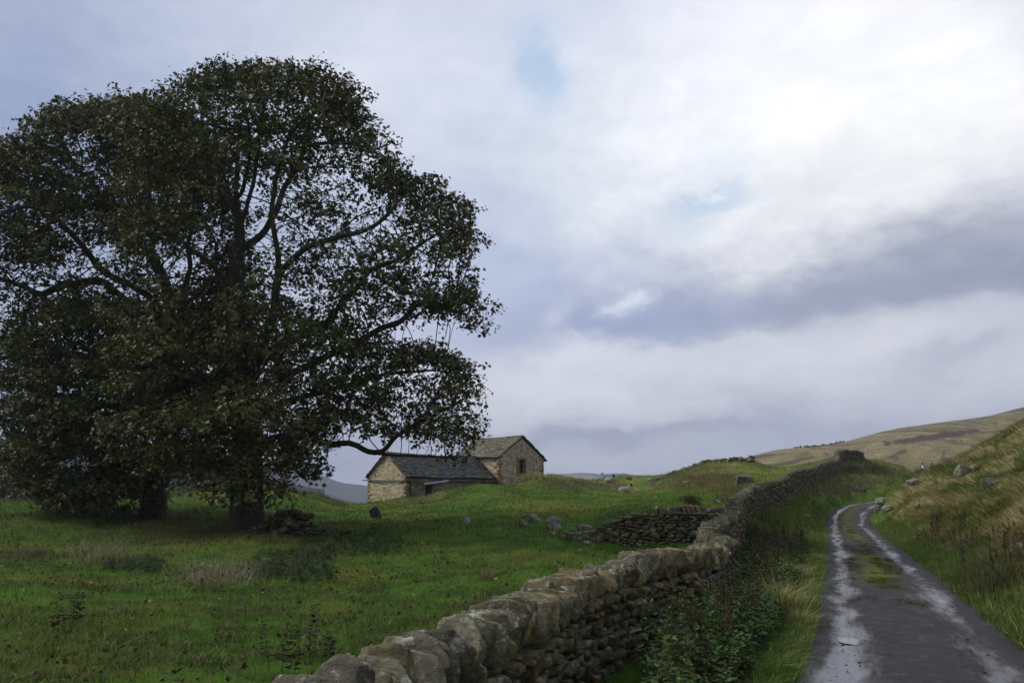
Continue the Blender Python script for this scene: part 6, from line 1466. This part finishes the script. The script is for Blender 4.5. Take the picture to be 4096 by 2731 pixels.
# elevation gradient of the cloud sheet
ramp = t.nodes.new('ShaderNodeValToRGB'); t.links.new((el / rad(90)).s, ramp.inputs[0]); cr = ramp.color_ramp
stops = [(0, (190, 196, 212)), (.03, (186, 192, 210)), (.05, (182, 187, 202)), (.08, (226, 228, 236)), (.14, (216, 219, 232)), (.22, (196, 206, 228)), (.38, (214, 221, 234)), (.6, (215, 221, 232)), (1, (200, 208, 222))]
cr.elements[0].position = 0; cr.elements[0].color = (*S(*stops[0][1]), 1); cr.elements[1].position = 1; cr.elements[1].color = (*S(*stops[-1][1]), 1)
for p_, c_ in stops[1:-1]: e = cr.elements.new(p_); e.color = (*S(*c_), 1)
colr = mix(t, 1.0, Nd(t, ramp.outputs[0]), (.85 / SK,) * 3, 'MULTIPLY')
BL = [(100, 500, 20, 16, 0, (142, 158, 194), .9), (1100, 150, 14, 7, 15, (196, 206, 230), .6), (1700, 350, 11, 8, 0, (228, 232, 243), .85), (1900, 900, 10, 9, 0, (206, 216, 236), .7), (2650, 40, 9, 4, 0, (190, 202, 236), .75), (2500, 750, 9, 7, 0, (214, 224, 236), .7),
      (2150, 1150, 9, 5, 10, (180, 192, 226), .8), (3300, 500, 14, 10, -20, (252, 252, 253), 1.0), (3900, 450, 12, 10, 0, (242, 243, 246), .9), (3250, 150, 9, 7, 0, (240, 240, 250), .7), (3500, 850, 12, 5, 8, (236, 236, 240), .8), (3960, 150, 3, 3, 0, (222, 230, 240), .5),
      (3450, 560, 10, 9, 10, (247, 247, 248), .75, .1, .5), (3300, 1170, 17, 3.8, 7, (160, 169, 193), .95), (2500, 1310, 9, 2.8, 4, (158, 172, 208), .9), (4000, 1090, 9, 4.2, 9, (152, 159, 180), .9), (3600, 1270, 10, 1.6, 7, (152, 160, 184), .7), (2950, 1600, 24, 4.2, 6, (222, 225, 235), .5, .08, .5),
      (2500, 1560, 18, 2.2, 0, (234, 235, 242), .85), (2450, 1470, 5, 1.3, 3, (236, 237, 244), .7), (3400, 1430, 13, 1.9, 5, (230, 231, 240), .75), (3300, 1590, 14, 1.6, 0, (222, 224, 235), .6), (3900, 1440, 3.5, 1.1, 12, (182, 186, 206), .6), (2400, 1760, 16, .8, 0, (168, 171, 194), .8), (3300, 1700, 11, 1.6, 0, (192, 195, 216), .6),
      (60, 1650, 12, 4, 0, (138, 142, 174), .85), (1300, 1850, 6, 2, 0, (158, 162, 192), .7), (2240, 1290, 2.4, 1.3, 60, (208, 216, 236), .7), (2500, 1215, 1.3, .8, 40, (226, 234, 243), .7), (2560, 1180, .8, .5, 10, (232, 240, 248), .6), (2900, 1410, 2.5, .6, 6, (226, 228, 238), .6), (3650, 1350, 2.2, .5, 8, (222, 224, 234), .6), (3150, 1400, 1.6, .5, 0, (230, 232, 240), .6), (2380, 1440, 2, .7, 0, (230, 232, 242), .7), (3250, 480, 8, 6, 0, (250, 250, 250), .5), (3500, 650, 7, 4, 0, (246, 246, 247), .7), (3750, 200, 4, 3, 0, (247, 247, 250), .7), (3100, 800, 4, 2.5, 20, (238, 238, 243), .5)]
for a in BL: colr = blob(colr, *a)
# darker, cool cloud behind the camera; wisps everywhere
back = mr(t, y, .1, -.6); colr = mix(t, back * .5, colr, lin((196, 200, 208)))
nF = tnoise(t, mapping(t, gen, (1, 1, 2.2), loc=(9, 4, 2)), 7, 8, .62, .6)
colr = mix(t, 1.0, colr, mix(t, mr(t, nD * .35 + nE * .25 + nF * .4, .34, .66), (.90, .91, .935), (1.07, 1.065, 1.05)), 'MULTIPLY')
# breaks of clear sky
def gap(px, py, rx, ry, rot, amt, warp=.1):
    a0, e0 = pxdir(px, py); ca, sa = math.cos(rad(rot)), math.sin(rad(rot)); u = (az - a0) * math.cos(e0) + (nC - .5) * warp; v = (el - e0) + (nE - .5) * warp
    p = (u * ca + v * sa) / rad(rx); q = (v * ca - u * sa) / rad(ry); return ((p * p + q * q) * -1.0).fn('EXPONENT') * amt
gp = gap(2160, 270, 1.2, 2.8, 5, .6) + gap(2880, 795, 2.2, .7, 12, .4) + gap(2750, 850, 1.6, 1.2, 40, .3) + gap(2900, 620, 2.5, 3, 0, .16)
clear = mix(t, 1.0, mix(t, .35, Nd(t, sky.outputs[0]), lin((190, 222, 250))), (1.0, 1.0, 1.0), 'MULTIPLY')
clear = mix(t, .6, clear, lin((150, 198, 238)))
colr = mix(t, gp.clamp(), colr, clear)
colr = mix(t, .04, colr, Nd(t, sky.outputs[0]))
t.links.new(colr.s, bg.inputs[0]); bg.inputs[1].default_value = SK

sl = bpy.data.lights.new('sun', 'SUN'); sl.energy = SUNE; sl.angle = rad(14); sl.color = (1, .95, .88); so = bpy.data.objects.new('sun', sl); COL.objects.link(so)
dv = Vector((math.sin(rad(SUN_AZ)) * math.cos(rad(SUN_EL)), math.cos(rad(SUN_AZ)) * math.cos(rad(SUN_EL)), math.sin(rad(SUN_EL)))); so.rotation_euler = dv.to_track_quat('Z', 'Y').to_euler()
cam = bpy.data.cameras.new('camera'); cam.sensor_width = 36; cam.lens = 36 * F / 4096; cam.clip_start = .05; cam.clip_end = 9000
co = bpy.data.objects.new('camera', cam); COL.objects.link(co); co.location = (0, 0, EYE); co.rotation_euler = (math.pi / 2 + PITCH, 0, 0); sc.camera = co
sc.view_settings.view_transform = 'Standard'; sc.view_settings.look = 'None'; sc.view_settings.exposure = EXPO; sc.view_settings.gamma = 1
sc.cycles.max_bounces = 6; sc.cycles.diffuse_bounces = 3; sc.cycles.glossy_bounces = 3; sc.cycles.transmission_bounces = 3; sc.cycles.volume_bounces = 0; sc.cycles.transparent_max_bounces = 8
sc.cycles.use_denoising = True; sc.cycles.use_adaptive_sampling = True; sc.cycles.adaptive_threshold = .02
sc.render.use_persistent_data = False
print('done', time.time() - T0)
